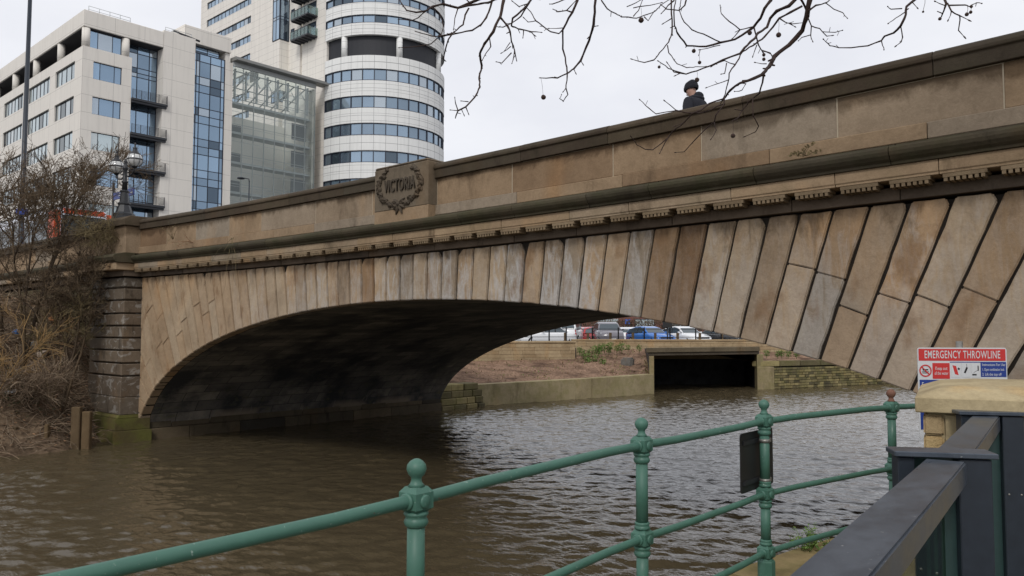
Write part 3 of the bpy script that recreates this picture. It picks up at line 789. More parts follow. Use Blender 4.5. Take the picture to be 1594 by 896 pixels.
def wall_run(name, pts, z0, z1, th, mt, cap, rowh, label, cat, lmin=.5, lmax=.9, seed=4, capo=.05, gap=.004, jt=.008):
    mb = MB(); rs = random.Random(seed); cb = MB()
    for a, b in zip(pts[:-1], pts[1:]):
        d = (b-a).normalized(); n_ = V((-d.y, d.x, 0)); L = (b-a).length; z = z0
        while z < z1-.01:
            h = min(rowh, z1-z); s_ = -rs.uniform(0, .4)
            while s_ < L:
                l = rs.uniform(lmin, lmax); u0, u1 = max(0, s_), min(L, s_+l)
                if u1-u0 > .03:
                    j = rs.uniform(-jt,jt); q = [a+d*(u0+gap)+n_*j, a+d*(u1-gap)+n_*j, a+d*(u1-gap)+n_*th, a+d*(u0+gap)+n_*th]
                    mb.add([v+V((0,0,z+gap)) for v in q]+[v+V((0,0,z+h-gap)) for v in q], [(0,1,2,3),(7,6,5,4),(0,4,5,1),(1,5,6,2),(2,6,7,3),(3,7,4,0)], r=rs.random())
                s_ += l
            z += h
        if cap:
            q = [a-d*capo-n_*capo, b+d*capo-n_*capo, b+d*capo+n_*(th+capo), a-d*capo+n_*(th+capo)]
            cb.add([v+V((0,0,z1)) for v in q]+[v+V((0,0,z1+.10)) for v in q], [(0,1,2,3),(7,6,5,4),(0,4,5,1),(1,5,6,2),(2,6,7,3),(3,7,4,0)])
    o = thing(name, ((pts[0].x+pts[-1].x)/2, (pts[0].y+pts[-1].y)/2, z0), label, cat)
    kb = MB()
    for a, b in zip(pts[:-1], pts[1:]):
        d = (b-a).normalized(); n_ = V((-d.y, d.x, 0)); q = [a+n_*.05, b+n_*.05, b+n_*(th-.05), a+n_*(th-.05)]
        kb.add([v+V((0,0,z0)) for v in q]+[v+V((0,0,z1-.01)) for v in q], [(0,1,2,3),(7,6,5,4),(0,4,5,1),(1,5,6,2),(2,6,7,3),(3,7,4,0)])
    kb.build('mortar_core', M_mort, o, merge=.0001)
    mb.build('masonry', mt, o, bevel=.006)
    if cap: cb.build('coping', mt, o, bevel=.012)
    return o
wall_run('retaining_wall', [V((-21.6,16.5,0)), rb_], 1.4, 2.66, .35, M_ash, True, .2, 'buff ashlar retaining wall above the mulched slope, nearer length ending in a square corner', 'wall', seed=4)
wall_run('retaining_wall', [V((-18.0,29.1,0)), rd_, V((-4.7,45.3,0))], 1.6, 2.74, .35, M_ash, True, .2, 'buff ashlar retaining wall behind the green shrubs and above the culvert, in front of the parked cars', 'wall', seed=6)
# culvert mouth
cu0, cu1 = V((-10.35,26.2,0)), V((-7.72,33.15,0)); ud = (cu1-cu0).normalized(); un = V((-ud.y, ud.x, 0)); tn = V((-.56,.83,0)).normalized()
cul = thing('culvert', (cu0.x, cu0.y, 0), 'square dark culvert mouth with a stained concrete lintel opening onto the river', 'culvert')
LU = (cu1-cu0).length
def seg(mb, u0, u1, n0, n1, z0, z1, r=None):
    q = [cu0+ud*u0+tn*n0, cu0+ud*u1+tn*n0, cu0+ud*u1+tn*n1, cu0+ud*u0+tn*n1]
    mb.add([v+V((0,0,z0)) for v in q]+[v+V((0,0,z1)) for v in q], [(0,1,2,3),(7,6,5,4),(0,4,5,1),(1,5,6,2),(2,6,7,3),(3,7,4,0)], r=r)
m_ = MB(); seg(m_, -.35, LU+.12, 0, .5, 2.03, 2.20, .1); seg(m_, -.5, LU+.2, -.10, .5, 2.205, 2.46, .6); m_.build('lintel', stone('culvert_lintel_concrete', [col8(84,76,66), col8(120,108,86)], .8, dark=.8), cul, bevel=.015)
m_ = MB(); seg(m_, -.3, 0, 0.02, .9, -1.2, 2.03); m_.build('side_wall', M_conc, cul, bevel=.02); m_ = MB(); seg(m_, LU, LU+.5, .02, .9, -1.2, 2.03); m_.build('side_wall', M_conc, cul, bevel=.02)
m_ = MB(); seg(m_, -.3, LU+.3, .55, 24, 2.03, 2.27); seg(m_, -.3, LU+.3, 24, 24.3, -1.2, 2.3); seg(m_, -.3, -.004, .905, 24, -1.2, 2.028); seg(m_, LU+.004, LU+.3, .905, 24, -1.2, 2.028); m_.build('tunnel_lining', M_void, cul)  # near-black lining: the darkness inside the tunnel is put into its colour
# raised ground behind lintel
# jamb, rubble wall and its cap stones further along
wall_run('rubble_wall', [V((-7.05,33.95,0)), V((-3.55,44.2,0)), V((7.5,61,0))], -.6, 1.25, .4, M_rub, False, .155, 'mossy rubble stone river wall right of the culvert', 'wall', .22, .6, 8, gap=.012, jt=.03)
jm = MB(); 
q = [cu1+ud*.02, V((-7.02,33.9,0)), V((-7.4,34.1,0)), cu1+ud*.3+un*.5]
jm.add([v+V((0,0,-1)) for v in q]+[v+V((0,0,1.30)) for v in q], [(0,1,2,3),(7,6,5,4),(0,4,5,1),(1,5,6,2),(2,6,7,3),(3,7,4,0)]); 
jb = jm.build('concrete_jamb', M_conc, cul, bevel=.02)
cs = MB(); a, b = V((-7.75,33.3,0)), V((-5.2,39.5,0)); d = (b-a).normalized(); n_ = V((-d.y,d.x,0))
for k in range(4):
    s0 = k*1.65; q = [a+d*(s0+.01)-n_*.06, a+d*(s0+1.64)-n_*.06, a+d*(s0+1.64)+n_*.5, a+d*(s0+.01)+n_*.5]
    cs.add([v+V((0,0,1.30)) for v in q]+[v+V((0,0,1.62)) for v in q], [(0,1,2,3),(7,6,5,4),(0,4,5,1),(1,5,6,2),(2,6,7,3),(3,7,4,0)])
tag(cs.build('capstone_row', M_rub, None, origin=(-6.5,36,1.3), bevel=.03, segs=2), 'row of big weathered cap stones on the rubble wall beside the culvert', 'capstones')
# mulch strip behind them
s2 = MB(); a0 = [V((-7.9,33.6,1.5)), V((-5.3,39.7,1.5)), V((-3.6,44.4,1.3)), V((7.4,61,1.3))]; a1 = [V((-11.9,34.9,2.0)), V((-9.0,38.4,2.05)), V((-4.7,45.2,1.9)), V((6.8,61.5,1.9))]
s2.add(a0+a1, [(i, i+1, 5+i, 4+i) for i in range(3)], r=.5); struct(s2.build('planted_strip', M_mulch))
s3 = MB(); s3.add([cu0+tn*.4+V((0,0,2.3)), cu1+tn*.4+V((0,0,2.3)), cu1+tn*4.2+V((0,0,2.32)), cu0+tn*7.5+V((0,0,2.32))], [(0,1,2,3)], r=.5); struct(s3.build('culvert_roof_soil', M_mulch))
tag(MB().obox((-12.75,27.3,1.58), (.33,.1,0), (-.1,.28,0), (.02,0,.27)).build('boulder', M_boul, None, origin=(-12.75,27.3,1.35), bevel=.09, segs=2), 'pale grey squared boulder lying on the mulch near the culvert', 'boulder')
# ------------------------------------------------------------------ green iron railing along the quay
ZQ = 1.64
P0 = [(9.75,-14.9),(9.82,-11.6),(9.86,-9.98),(9.82,-8.34),(9.69,-6.73),(9.69,-5.28),(10.01,-3.72),(10.42,-2.25)]
rail_z = (1.885, 2.25, 2.71)
railing = thing('railing', (9.8, -6, ZQ), 'green painted cast iron railing with ball topped posts along the quay edge', 'railing')
def chaikin(pts, n=2):
    for _ in range(n):
        q = [pts[0]]
        for a, b in zip(pts[:-1], pts[1:]): q += [a.lerp(b, .25), a.lerp(b, .75)]
        q.append(pts[-1]); pts = q
    return pts
for zi, zr in enumerate(rail_z):
    path = []
    for i, (x, y) in enumerate(P0):
        p = V((x, y, zr)); 
        if 0 < i < len(P0)-1:
            a, b = V((*P0[i-1], zr)), V((*P0[i+1], zr)); ta = (a-p).normalized(); tb = (b-p).normalized()
            sag = V((0,0,-.006 if i % 2 else .006))
            path += [p+ta*.34+sag, p+ta*.08, p, p+tb*.08, p+tb*.34-sag]
        else: path.append(p)
    m = MB(); m.tube(path, .0215 if zi == 2 else .019, 12); m.build('rail', M_green, railing)
def post(i, x, y, rusty=False):
    a, b = V((*P0[max(0,i-1)],0)), V((*P0[min(len(P0)-1,i+1)],0)); d = (b-a).normalized(); n_ = V((d.y,-d.x,0)); c = V((x, y, 0))
    yaw = math.atan2(d.y, d.x)
    m = MB()
    m.obox(c+V((0,0,ZQ+.008)), d*.085, n_*.085, V((0,0,.010)))
    m.lathe(c+V((0,0,ZQ)), [(.075,.018),(.070,.03),(.058,.055),(.054,.075),(.054,.19),(.050,.20)], 8, smooth=False, rot=yaw+PI/8)
    for sx in (-1,1):
        for sy in (-1,1): m.lathe(c+d*.065*sx+n_*.065*sy+V((0,0,ZQ+.018)), [(.011,0),(.011,.007),(.005,.010)], 6, smooth=False)
    prev = ZQ+.20
    for zr in rail_z:
        m.lathe(c, [(.031,prev),(.030,zr-.085)], 16)
        m.lathe(c, [(.031,zr-.09),(.038,zr-.083),(.042,zr-.072),(.038,zr-.061),(.034,zr-.057),(.041,zr-.048),(.043,zr-.043),(.036,zr-.036)], 16)
        # square knuckle with chamfered top and round bosses
        s0 = .041
        vs = []
        for zz, q in ((zr-.040,.026),(zr-.026,s0),(zr+.028,s0),(zr+.046,.027)):
            vs += [c+d*q*i_+n_*q*j_+V((0,0,zz)) for i_, j_ in ((-1,-1),(1,-1),(1,1),(-1,1))]
        m.add(vs, [(3,2,1,0),(12,13,14,15)]+[(k*4+j, k*4+(j+1)%4, k*4+4+(j+1)%4, k*4+4+j) for k in range(3) for j in range(4)])
        for s_ in (-1, 1):
            m.lathe(c+n_*s_*(s0-.002)+V((0,0,zr)), [(.023,0),(.023,.006),(.018,.010)], 12, axis=n_*s_)
            m.lathe(c+d*s_*(s0-.002)+V((0,0,zr)), [(.030,0),(.029,.010),(.024,.013)], 12, axis=d*s_)
        if zr < 2.6: m.lathe(c, [(.036,zr+.046),(.040,zr+.054),(.036,zr+.062),(.033,zr+.066),(.038,zr+.074),(.034,zr+.082)], 16)
        prev = zr+.07
    p = m.build('post', M_green, railing)
    m = MB(); zt = 2.71
    m.lathe(c, [(.030,zt+.046),(.021,zt+.056),(.017,zt+.068),(.019,zt+.077),(.028,zt+.086),(.0345,zt+.103),(.032,zt+.118),(.022,zt+.130),(.010,zt+.137),(.0,zt+.139)], 18)
    b_ = m.build('ball_finial', M_rust if rusty else M_green, p)
    if rusty: b_['label'] = 'rusty brown ball finial'
for i, (x, y) in enumerate(P0): post(i, x, y, rusty=(i == 6))

# notice board seen from behind, strapped to the third post
i = 5; c = V((*P0[i], 0)); d = (V((*P0[6],0))-V((*P0[4],0))).normalized(); n_ = V((d.y,-d.x,0))     # n_ towards the terrace
nb = thing('notice_board', (c.x-.06, c.y, 2.47), 'back of a black notice board strapped to a green railing post', 'notice board')
bl = atD(1152, 712, 4.86); br = atD(1211, 700, 5.30); bd = (br-bl); bd.z = 0; bd.normalize(); bn = V((bd.y,-bd.x,0))
bc = V((c.x, c.y, 2.462))-bn*.052+bd*.0
hw = .245; hh = .185
def rrect(mb, c, ex, ez, n, hw, hh, rad, th):
    pts = []
    for (sx, sz, a0) in ((1,1,0),(-1,1,90),(-1,-1,180),(1,-1,270)):
        for k in range(5):
            a = R(a0+22.5*k); pts.append((sx*(hw-rad)+rad*math.cos(a), sz*(hh-rad)+rad*math.sin(a)))
    mb.prism(pts, lambda u, v, t: c+ex*u+ez*v+n*t, -th/2, th/2)
m = MB(); rrect(m, bc, bd, V((0,0,1)), bn, hw, hh, .022, .006); m.build('panel', M_black, nb)
for dz in (.125, -.125): m = MB(); m.obox(bc+V((0,0,dz))+bn*.008, bd*(hw-.03), bn*.005, V((0,0,.013))); m.build('mounting_rail', M_iron, nb)
for dz in (.125, -.125):
    m = MB(); m.lathe(V((c.x, c.y, bc.z+dz)), [(.034,-.011),(.034,.011)], 18); m.obox(V((c.x,c.y,bc.z+dz))+bd*.05+bn*.01, bd*.016, bn*.008, V((0,0,.012)))
    m.build('strap', M_galv, nb)

# emergency throwline sign behind the stone pier
sc = atD(1499, 612, 6.75); ex = _r.copy(); ex = (ex+V((.02,.0,0))).normalized(); ey = V((0,0,1)); en = ex.cross(ey)
es = thing('safety_sign', (sc.x, sc.y, 1.62), 'red white and blue emergency throwline sign standing behind the buff stone pier', 'sign')
k_ = 6.75/FPX                                     # metres per photograph pixel at the sign
def sq(mb, u0, v0, u1, v1, lift, m=0):             # rectangle in sign pixels from its top left corner
    ctr = sc+ex*((u0+u1)/2-69)*k_+ey*(71-(v0+v1)/2)*k_+en*(.004+lift)
    mb.obox(ctr, ex*(u1-u0)/2*k_, en*.0008, ey*(v1-v0)/2*k_)
m = MB(); rrect(m, sc, ex, ey, en, 69*k_, 71*k_, 4*k_, .008); brd = m.build('board', M_white, es)
m = MB(); sq(m, 1.5, 2, 136, 20.5, .001); sq(m, 22.5, 24, 49, 48.5, .001); m.build('red_panel', M_red, brd)
m = MB(); sq(m, 97, 22, 136.5, 45.5, .001); sq(m, 2, 50, 136.5, 127, .001); sq(m, 49.5, 22, 97, 23.2, .001); m.build('blue_panel', M_bluep, brd)
m = MB()
for u in (51.5, 67.5, 82.5): sq(m, u, 24, u+13.6, 46, .0012)
m.build('picture_panel', M_white, brd)
def stext(s, u, v, size, mt, sx=1, align='LEFT', bold=0, sp=1.0):
    text_mesh('lettering', s, size*k_, brd, mt, sc+ex*(u-69)*k_+ey*(71-v)*k_+en*.0065, ex, ey, .0006, sx, align, bold, sp)
stext('EMERGENCY THROWLINE', 69, 11.4, 17.0, M_white, .545, 'CENTER', .0006, 1.10)
stext('Keep out', 36, 32.5, 7.6, M_white, .66, 'CENTER'); stext('of the water', 36, 40, 7.6, M_white, .56, 'CENTER')
stext('Instructions For Use', 99, 26.5, 6, M_white, .72); stext('1. Open combination lock', 99, 34, 6, M_white, .54); stext('2. Lift the top off', 99, 41.5, 6, M_white, .72)
stext('For emergency use', 5, 57.5, 9, M_white, .85)
m = MB()     # no-swimming roundel
cc = sc+ex*(11.5-69)*k_+ey*(71-36)*k_+en*.0062
ringp = [V((0,0,0))]*0
n = 28
vs = [cc+(ex*math.cos(2*PI*j/n)+ey*math.sin(2*PI*j/n))*r_*k_*1.0+en*t_ for r_ in (9.6, 7.6) for t_ in (0, .001) for j in range(n)]
fs = []
for j in range(n):
    q = (j+1) % n; fs += [(n+j, n+q, 3*n+q, 3*n+j), (j, q, n+q, n+j)]
m.add(vs, fs)
dg_ = (ex*.7071-ey*.7071); m.obox(cc+en*.0006, dg_*8.2*k_, en*.0005, (ex*.7071+ey*.7071)*.95*k_)
m.build('prohibition_ring', M_red, brd)
m = MB(); m.obox(cc+ex*1*k_+ey*1.6*k_, ex*3.2*k_, en*.0003, ey*.9*k_); m.ball(cc+ex*-3.2*k_+ey*1.6*k_, 1.3*k_, 8, 6, sq=(1,1,1))
for dv in (-1.5,-3.5): m.obox(cc+ey*dv*k_, ex*5*k_, en*.0003, ey*.45*k_)
m.build('swimmer_pictogram', M_ink, brd); m = MB()
# throw bag, rope and thrower pictograms
m.obox(sc+ex*(63-69)*k_+ey*(71-33)*k_+en*.0062, (ex*.8-ey*.5)*1.8*k_, en*.0003, (ey*.8+ex*.5)*1.6*k_)
m.build('hand_pictogram', M_ink, brd); m = MB()
m.obox(sc+ex*(74-69)*k_+ey*(71-35)*k_+en*.0062, (ex*.9-ey*.4)*1.5*k_, en*.0003, (ey*.9+ex*.4)*5*k_)
m.obox(sc+ex*(75.5-69)*k_+ey*(71-29)*k_+en*.0062, ex*.3*k_, en*.0003, ey*4*k_)
m.build('rope_pictogram', M_ink, brd); m = MB()
m.obox(sc+ex*(87-69)*k_+ey*(71-42)*k_+en*.0062, ex*3.4*k_, en*.0003, ey*1.2*k_); m.obox(sc+ex*(93-69)*k_+ey*(71-32)*k_+en*.0062, ex*.9*k_, en*.0003, ey*4*k_)
m.obox(sc+ex*(89-69)*k_+ey*(71-37)*k_+en*.0062, (ex*.9+ey*.5)*3.4*k_, en*.0003, (ey*.9-ex*.5)*.25*k_)
m.build('thrower_pictogram', M_ink, brd)
m = MB(); m.obox(sc+ex*(58-69)*k_+ey*(71-35)*k_+en*.0061, (ex*.95+ey*-.25)*3.0*k_, en*.0003, (ey*.95+ex*-.25)*7.5*k_); m.build('red_throw_bag_picture', M_red, brd)
m = MB(); m.lathe(V((sc.x, sc.y, 1.62))-en*.035, [(.028,0),(.028,sc.z-1.62+.45)], 12); m.build('pole', M_galv, es)

# buff stone gate pier
ea = V((.955,.296,0)).normalized(); eb = V((-.22,.975,0)).normalized()
gp0 = atD(1438, 640, 4.72); gp0.z = 0
gp = thing('stone_pier', (gp0.x+.4, gp0.y+.4, 1.62), 'buff stone pier with a sloped coping beside the throwline sign', 'stone pier')
def pq(mb, u0, u1, v0, v1, z0, z1, r=None): 
    q = [gp0+ea*u0+eb*v0, gp0+ea*u1+eb*v0, gp0+ea*u1+eb*v1, gp0+ea*u0+eb*v1]
    mb.add([p+V((0,0,z0)) for p in q]+[p+V((0,0,z1)) for p in q], [(0,3,2,1),(4,5,6,7),(0,1,5,4),(1,2,6,5),(2,3,7,6),(3,0,4,7)], r=r)
GW, GD = 1.5, 1.15
m = MB(); pq(m, .02, GW-.02, .02, GD-.02, 1.62, 2.795, .5); m.build('core', M_buff, gp)
m = MB(); zz = 1.62; rs = random.Random(3); k = 0
while zz < 2.78:
    h = min((.145,.17,.125,.16)[k % 4], 2.79-zz); pq(m, -.004, .105, -.008, .2+.1*(k%2), zz+.004, zz+h-.004, rs.random())
    if k == 0: m2_ = MB()
    pq(m2_, GW-.11, GW, -.004, .22, zz+.004, zz+h-.004, rs.random()); pq(m, -.004, .1, .33, .7, zz+.004, zz+h-.004, rs.random()); pq(m, -.004, .1, .705, GD, zz+.004, zz+h-.004, rs.random())
    zz += h; k += 1
qn = m.build('quoins', M_rock, gp, bevel=.012, segs=2); m2_.build('quoins', M_rock, gp, bevel=.012, segs=2)
m = MB(); pq(m, .112, GW-.115, .004, .05, 1.62, 2.788, .4); m.build('smooth_panel', M_buff, gp, bevel=.004)
m = MB()
def ringz(mg, z): return [gp0+ea*u+eb*v+V((0,0,z)) for u, v in ((-.045+mg,-.05+mg),(GW+.045-mg,-.05+mg),(GW+.045-mg,GD+.05-mg),(-.045+mg,GD+.05-mg))]
vs = ringz(0, 2.80)+ringz(0, 2.892)+ringz(.13, 2.942)+ringz(.33, 2.966)
m.add(vs, [(3,2,1,0),(12,13,14,15)]+[(k*4+j, k*4+(j+1)%4, k*4+4+(j+1)%4, k*4+4+j) for k in range(3) for j in range(4)], r=.5)
m.build('coping', M_buff, gp, bevel=.006)

# glass balustrade of the terrace
bal = thing('glass_balustrade', (11.1, -6.7, 1.62), 'dark blue grey metal balustrade with glass panes edging the terrace', 'balustrade')
def bpost(c, ax, wd, zt):
    ax = ax.normalized(); ay = V((-ax.y, ax.x, 0)); h = wd/2
    m = MB()
    m.obox(V((c.x,c.y,(1.62+zt-.02)/2))-ax*(h*.80), ax*h*.18, ay*.045, V((0,0,(zt-.02-1.62)/2)))
    m.obox(V((c.x,c.y,(1.62+zt-.02)/2))+ax*(h*.62), ax*h*.34, ay*.052, V((0,0,(zt-.02-1.62)/2)))
    p = m.build('post', M_bmet, bal, bevel=.004)
    m = MB(); m.obox(V((c.x,c.y,(1.62+zt-.02)/2))+ay*.01, ax*h*.9, ay*.016, V((0,0,(zt-.024-1.62)/2))); m.build('infill_panel', M_teal2, p)
    m = MB(); m.obox(V((c.x,c.y,zt-.006)), ax*(h+.012), ay*.068, V((0,0,.010))); m.build('post_cap', M_rail, p, bevel=.003)
    m = MB()
    for z in (zt-.46,):
        for s in (.42, .8): m.lathe(V((c.x,c.y,z))+ax*h*s-ay*.052, [(.006,0),(.005,.003)], 8, axis=-ay)
    m.build('screw', M_galv, p)
    return p
c1_ = atD(1464, 707, 3.0); c2_ = atD(1540, 642, 4.52)
axp = V((.87,.5,0)).normalized()
zc = c1_.z+.012
bpost(c1_, axp, .335, zc); bpost(c2_, axp, .335, zc)
fd = (V((c2_.x,c2_.y,0))-V((c1_.x,c1_.y,0))).normalized()
c0_ = V((c1_.x,c1_.y,0))-V((-.105,.994,0))*1.62*1.55
bpost(c0_, V((.994,.105,0)), .335, zc)
def hrail(a, b, z, w=.135, h=.085):
    d = (b-a).normalized(); n_ = V((-d.y, d.x, 0)); mid = (a+b)/2
    m = MB(); m.obox(V((mid.x,mid.y,z-h/2)), d*((b-a).length/2), n_*w/2, V((0,0,h/2))); m.build('handrail', M_rail, bal, bevel=.006, segs=2)
    m = MB(); m.obox(V((mid.x,mid.y,(1.70+z-h)/2)), d*((b-a).length/2-.12), n_*.006, V((0,0,(z-h-1.70)/2))); m.build('glass_pane', M_bal, bal)
    m = MB(); m.obox(V((mid.x,mid.y,1.68)), d*((b-a).length/2-.1), n_*.03, V((0,0,.025))); m.build('bottom_rail', M_bmet, bal, bevel=.003)
a = V((c1_.x,c1_.y,0)); b = V((c2_.x,c2_.y,0)); zr = zc-.02
aa = V((11.085,-6.84,0)); dd = V((-.105,.994,0))
hrail(aa-dd*2.6, aa, zr); hrail(aa+dd*.22+V((.0,0,0)), V((10.86,-4.90,0)), zr)

# little plant growing out of the coping joint
pl = MB(); rs = random.Random(9); base = onZ(1262, 850, 1.64)
for k in range(46):
    p = base+V((rs.uniform(-.09,.09), rs.uniform(-.2,.26), 0)); h = rs.uniform(.03,.13); q = p+V((rs.uniform(-.04,.04), rs.uniform(-.04,.04), h))
    pl.tube([p, p.lerp(q,.5)+V((.01,0,.01)), q], .002, 3)
    for j in range(5):
        s = p.lerp(q, .3+.17*j); a_ = rs.random()*6.28; L = rs.uniform(.02,.04); dv = V((math.cos(a_), math.sin(a_), rs.uniform(.1,.8)))*L; sd_ = V((-math.sin(a_), math.cos(a_), 0))*L*.3
        pl.add([s, s+dv*.5+sd_, s+dv, s+dv*.5-sd_], [(0,1,2,3)])
tag(pl.build('weed_plant', M_leaf, None, origin=base), 'small green leafy weed on the quay coping below the bottom rail', 'plant')
# ------------------------------------------------------------------ office buildings beyond the bridge
class Face:
    def __init__(s, o, eu, en): s.o, s.eu, s.en = V(o), V(eu), V(en)
    def box(s, mb, u0, u1, z0, z1, d0, d1, r=None, m=0):
        c = s.o+s.eu*(u0+u1)/2+s.en*(d0+d1)/2; c.z = (z0+z1)/2
        mb.obox(c, s.eu*(u1-u0)/2, s.en*(d1-d0)/2, V((0,0,(z1-z0)/2)), r, m); return mb
def window(parent, F, u0, u1, z0, z1, cuts, d=-.22, fw=.065, glass=None, rows=(), name='window', fr=None, deep=.05):
    fr = fr or M_frame; glass = glass or M_blue
    m = MB(); F.box(m, u0, u1, z0, z0+fw, d-deep/2, d+deep); F.box(m, u0, u1, z1-fw, z1, d-deep/2, d+deep)
    F.box(m, u0, u0+fw, z0+fw, z1-fw, d-deep/2, d+deep); F.box(m, u1-fw, u1, z0+fw, z1-fw, d-deep/2, d+deep)
    rows = sorted(rows)
    us = [u0+fw/2]+[u0+(u1-u0)*c for c in cuts]+[u1-fw/2]
    zs = [z0+fw/2]+list(rows)+[z1-fw/2]
    for u in us[1:-1]: F.box(m, u-fw*.4, u+fw*.4, z0+fw, z1-fw, d-deep/2, d+deep*.9)
    for z in zs[1:-1]: F.box(m, u0+fw, u1-fw, z-fw*.4, z+fw*.4, d-deep/2, d+deep*.7)
    w_ = m.build(name, fr, parent)
    m = MB()
    for a, b in zip(us[:-1], us[1:]):
        for c, e in zip(zs[:-1], zs[1:]): F.box(m, a, b, c, e, d-.035, d, r=rnd.random())
    m.build('pane', glass, w_); return w_
XA, YA = -79.43, 21.27
GZ = 2.3
oa = thing('office_block', (XA, YA, GZ), 'pale clad office block with an open top floor terrace and dark framed windows', 'office building')
RF = Face((XA, YA, 0), (0,1,0), (1,0,0)); LF = Face((XA, YA, 0), (-1,0,0), (0,-1,0))
rows = [(31.2-3.95*k, 33.17-3.95*k) for k in range(7)]
wl_ = MB()
# right face: piers, spandrels, projecting wall
RF.box(wl_, 0, 1.13, GZ, 34.65, -.6, 0); RF.box(wl_, 4.20, 5.25, GZ, 34.65, -.6, 0)
prev = 34.65
for z0, z1 in rows: RF.box(wl_, 1.13, 4.20, z1, prev, -.6, 0); prev = z0
RF.box(wl_, 1.13, 4.20, GZ, prev, -.6, 0)
RF.box(wl_, 8.83, 12.70, GZ, 38.98, -6, 0)
LU_ = 45
wl_.build('right_wall', M_clad, oa)
wl_ = MB(); segs = [(2.25, 8.35), (10.15, 17.9), (19.7, 27.5), (29.3, 37.1)]
uu = .602
for a, b in segs: LF.box(wl_, uu, a, GZ, 34.65, -.6, 0); uu = b
LF.box(wl_, uu, LU_, GZ, 34.65, -.6, 0)
for a, b in segs:
    prev = 34.65
    for z0, z1 in rows: LF.box(wl_, a, b, z1+.28, prev, -.6, 0); prev = z0+.28
    LF.box(wl_, a, b, GZ, prev, -.6, 0)
wl_.build('left_wall', M_clad, oa)
for z0, z1 in rows:
    window(oa, RF, 1.13, 4.20, z0, z1, (.25, .75), glass=M_teal if rnd.random() < .4 else M_blue)
    for (a, b), n in zip(segs, (4, 6, 6, 6)): window(oa, LF, a, b, z0+.28, z1+.28, [(k+1)/n for k in range(n-1)], glass=M_teal)
# roof slab with its deep fascia, parapet upstand, soffit and terrace columns
rf_ = MB(); rf_.box(XA, YA, 36.85, XA-LU_, YA+8.82, 38.75); rf_.build('roof_slab', M_clad, oa, bevel=.05)
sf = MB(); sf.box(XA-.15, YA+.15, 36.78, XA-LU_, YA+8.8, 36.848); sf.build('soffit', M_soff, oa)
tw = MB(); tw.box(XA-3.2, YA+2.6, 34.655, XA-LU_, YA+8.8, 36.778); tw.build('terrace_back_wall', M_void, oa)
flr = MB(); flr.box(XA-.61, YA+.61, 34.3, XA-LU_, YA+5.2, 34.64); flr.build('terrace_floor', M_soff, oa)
RT = Face((XA, YA, 0), (0,1,0), (1,0,0))
window(oa, RT, .75, 4.25, 34.66, 36.77, (.27, .72), d=-.55, glass=M_blue)
for (x, y) in ((XA-.42, YA+.42), (XA-.42, YA+4.65), (XA-8.0, YA+.45), (XA-16.4, YA+.45), (XA-24.4, YA+.45), (XA-32.4, YA+.45)):
    m = MB(); m.lathe((x, y, 34.655), [(.42,0),(.42,2.12)], 20); m.build('column', M_clad, oa)
# glazed recess with balconies
window(oa, Face((XA-1.6, YA, 0), (0,1,0), (1,0,0)), 5.2, 8.83, GZ+.2, 36.77, (.08, .36, .74), d=0, rows=[35.85]+[36.0-3.95*k-q for k in range(8) for q in (1.85, 2.45, 2.95)], glass=M_blue, name='curtain_wall', fw=.10)
rs_ = MB(); RF.box(rs_, 5.25-.6, 5.249, GZ, 34.6, -1.7, -.601); rs_.build('recess_wall', M_clad, oa)
for k in range(7):
    z = 29.75-4.02*k
    m = MB(); RF.box(m, 5.26, 9.35, z, z+.25, -1.55, .35); RF.box(m, 5.3, 9.3, z-.25, z-.02, -.1, .2); bs = m.build('balcony', M_rail2, oa)
    m = MB()
    for j in range(7): RF.box(m, 5.3, 9.33, z+.40+.135*j, z+.43+.135*j, .27, .30); RF.box(m, 9.29, 9.32, z+.40+.135*j, z+.43+.135*j, -1.4, .26)
    for u in (5.3, 6.3, 7.3, 8.3, 9.28): RF.box(m, u, u+.05, z+.251, z+1.28, .265, .31)
    m.build('balcony_rail', M_rail2, bs)
# dark body behind the glass
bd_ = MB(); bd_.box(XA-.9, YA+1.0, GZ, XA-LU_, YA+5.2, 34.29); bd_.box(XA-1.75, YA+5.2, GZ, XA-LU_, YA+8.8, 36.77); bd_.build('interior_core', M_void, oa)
# roof edge rails
def roofrail(parent, p, q, z, h=1.0, n=4):
    p, q = V(p), V(q); m = MB()
    for k in range(n+1): a = p.lerp(q, k/n); m.tube([(a.x,a.y,z),(a.x,a.y,z+h)], .035, 5)
    for hh in (h, h*.5): m.tube([(p.x,p.y,z+hh),(q.x,q.y,z+hh)], .03, 5)
    m.build('roof_rail', M_steel, parent)
roofrail(oa, (XA-.7, YA+.7, 0), (XA-.7, YA+5.2, 0), 38.75, .75)
roofrail(oa, (XA-.5, YA+9.2, 0), (XA-.5, YA+12.4, 0), 38.98, .6)
m = MB(); m.tube([(XA-.6,YA+10.2,39.45),(XA-.4,YA+13.4,39.0)], .13, 8); m.build('cleaning_cradle_rail', M_rail2, oa)

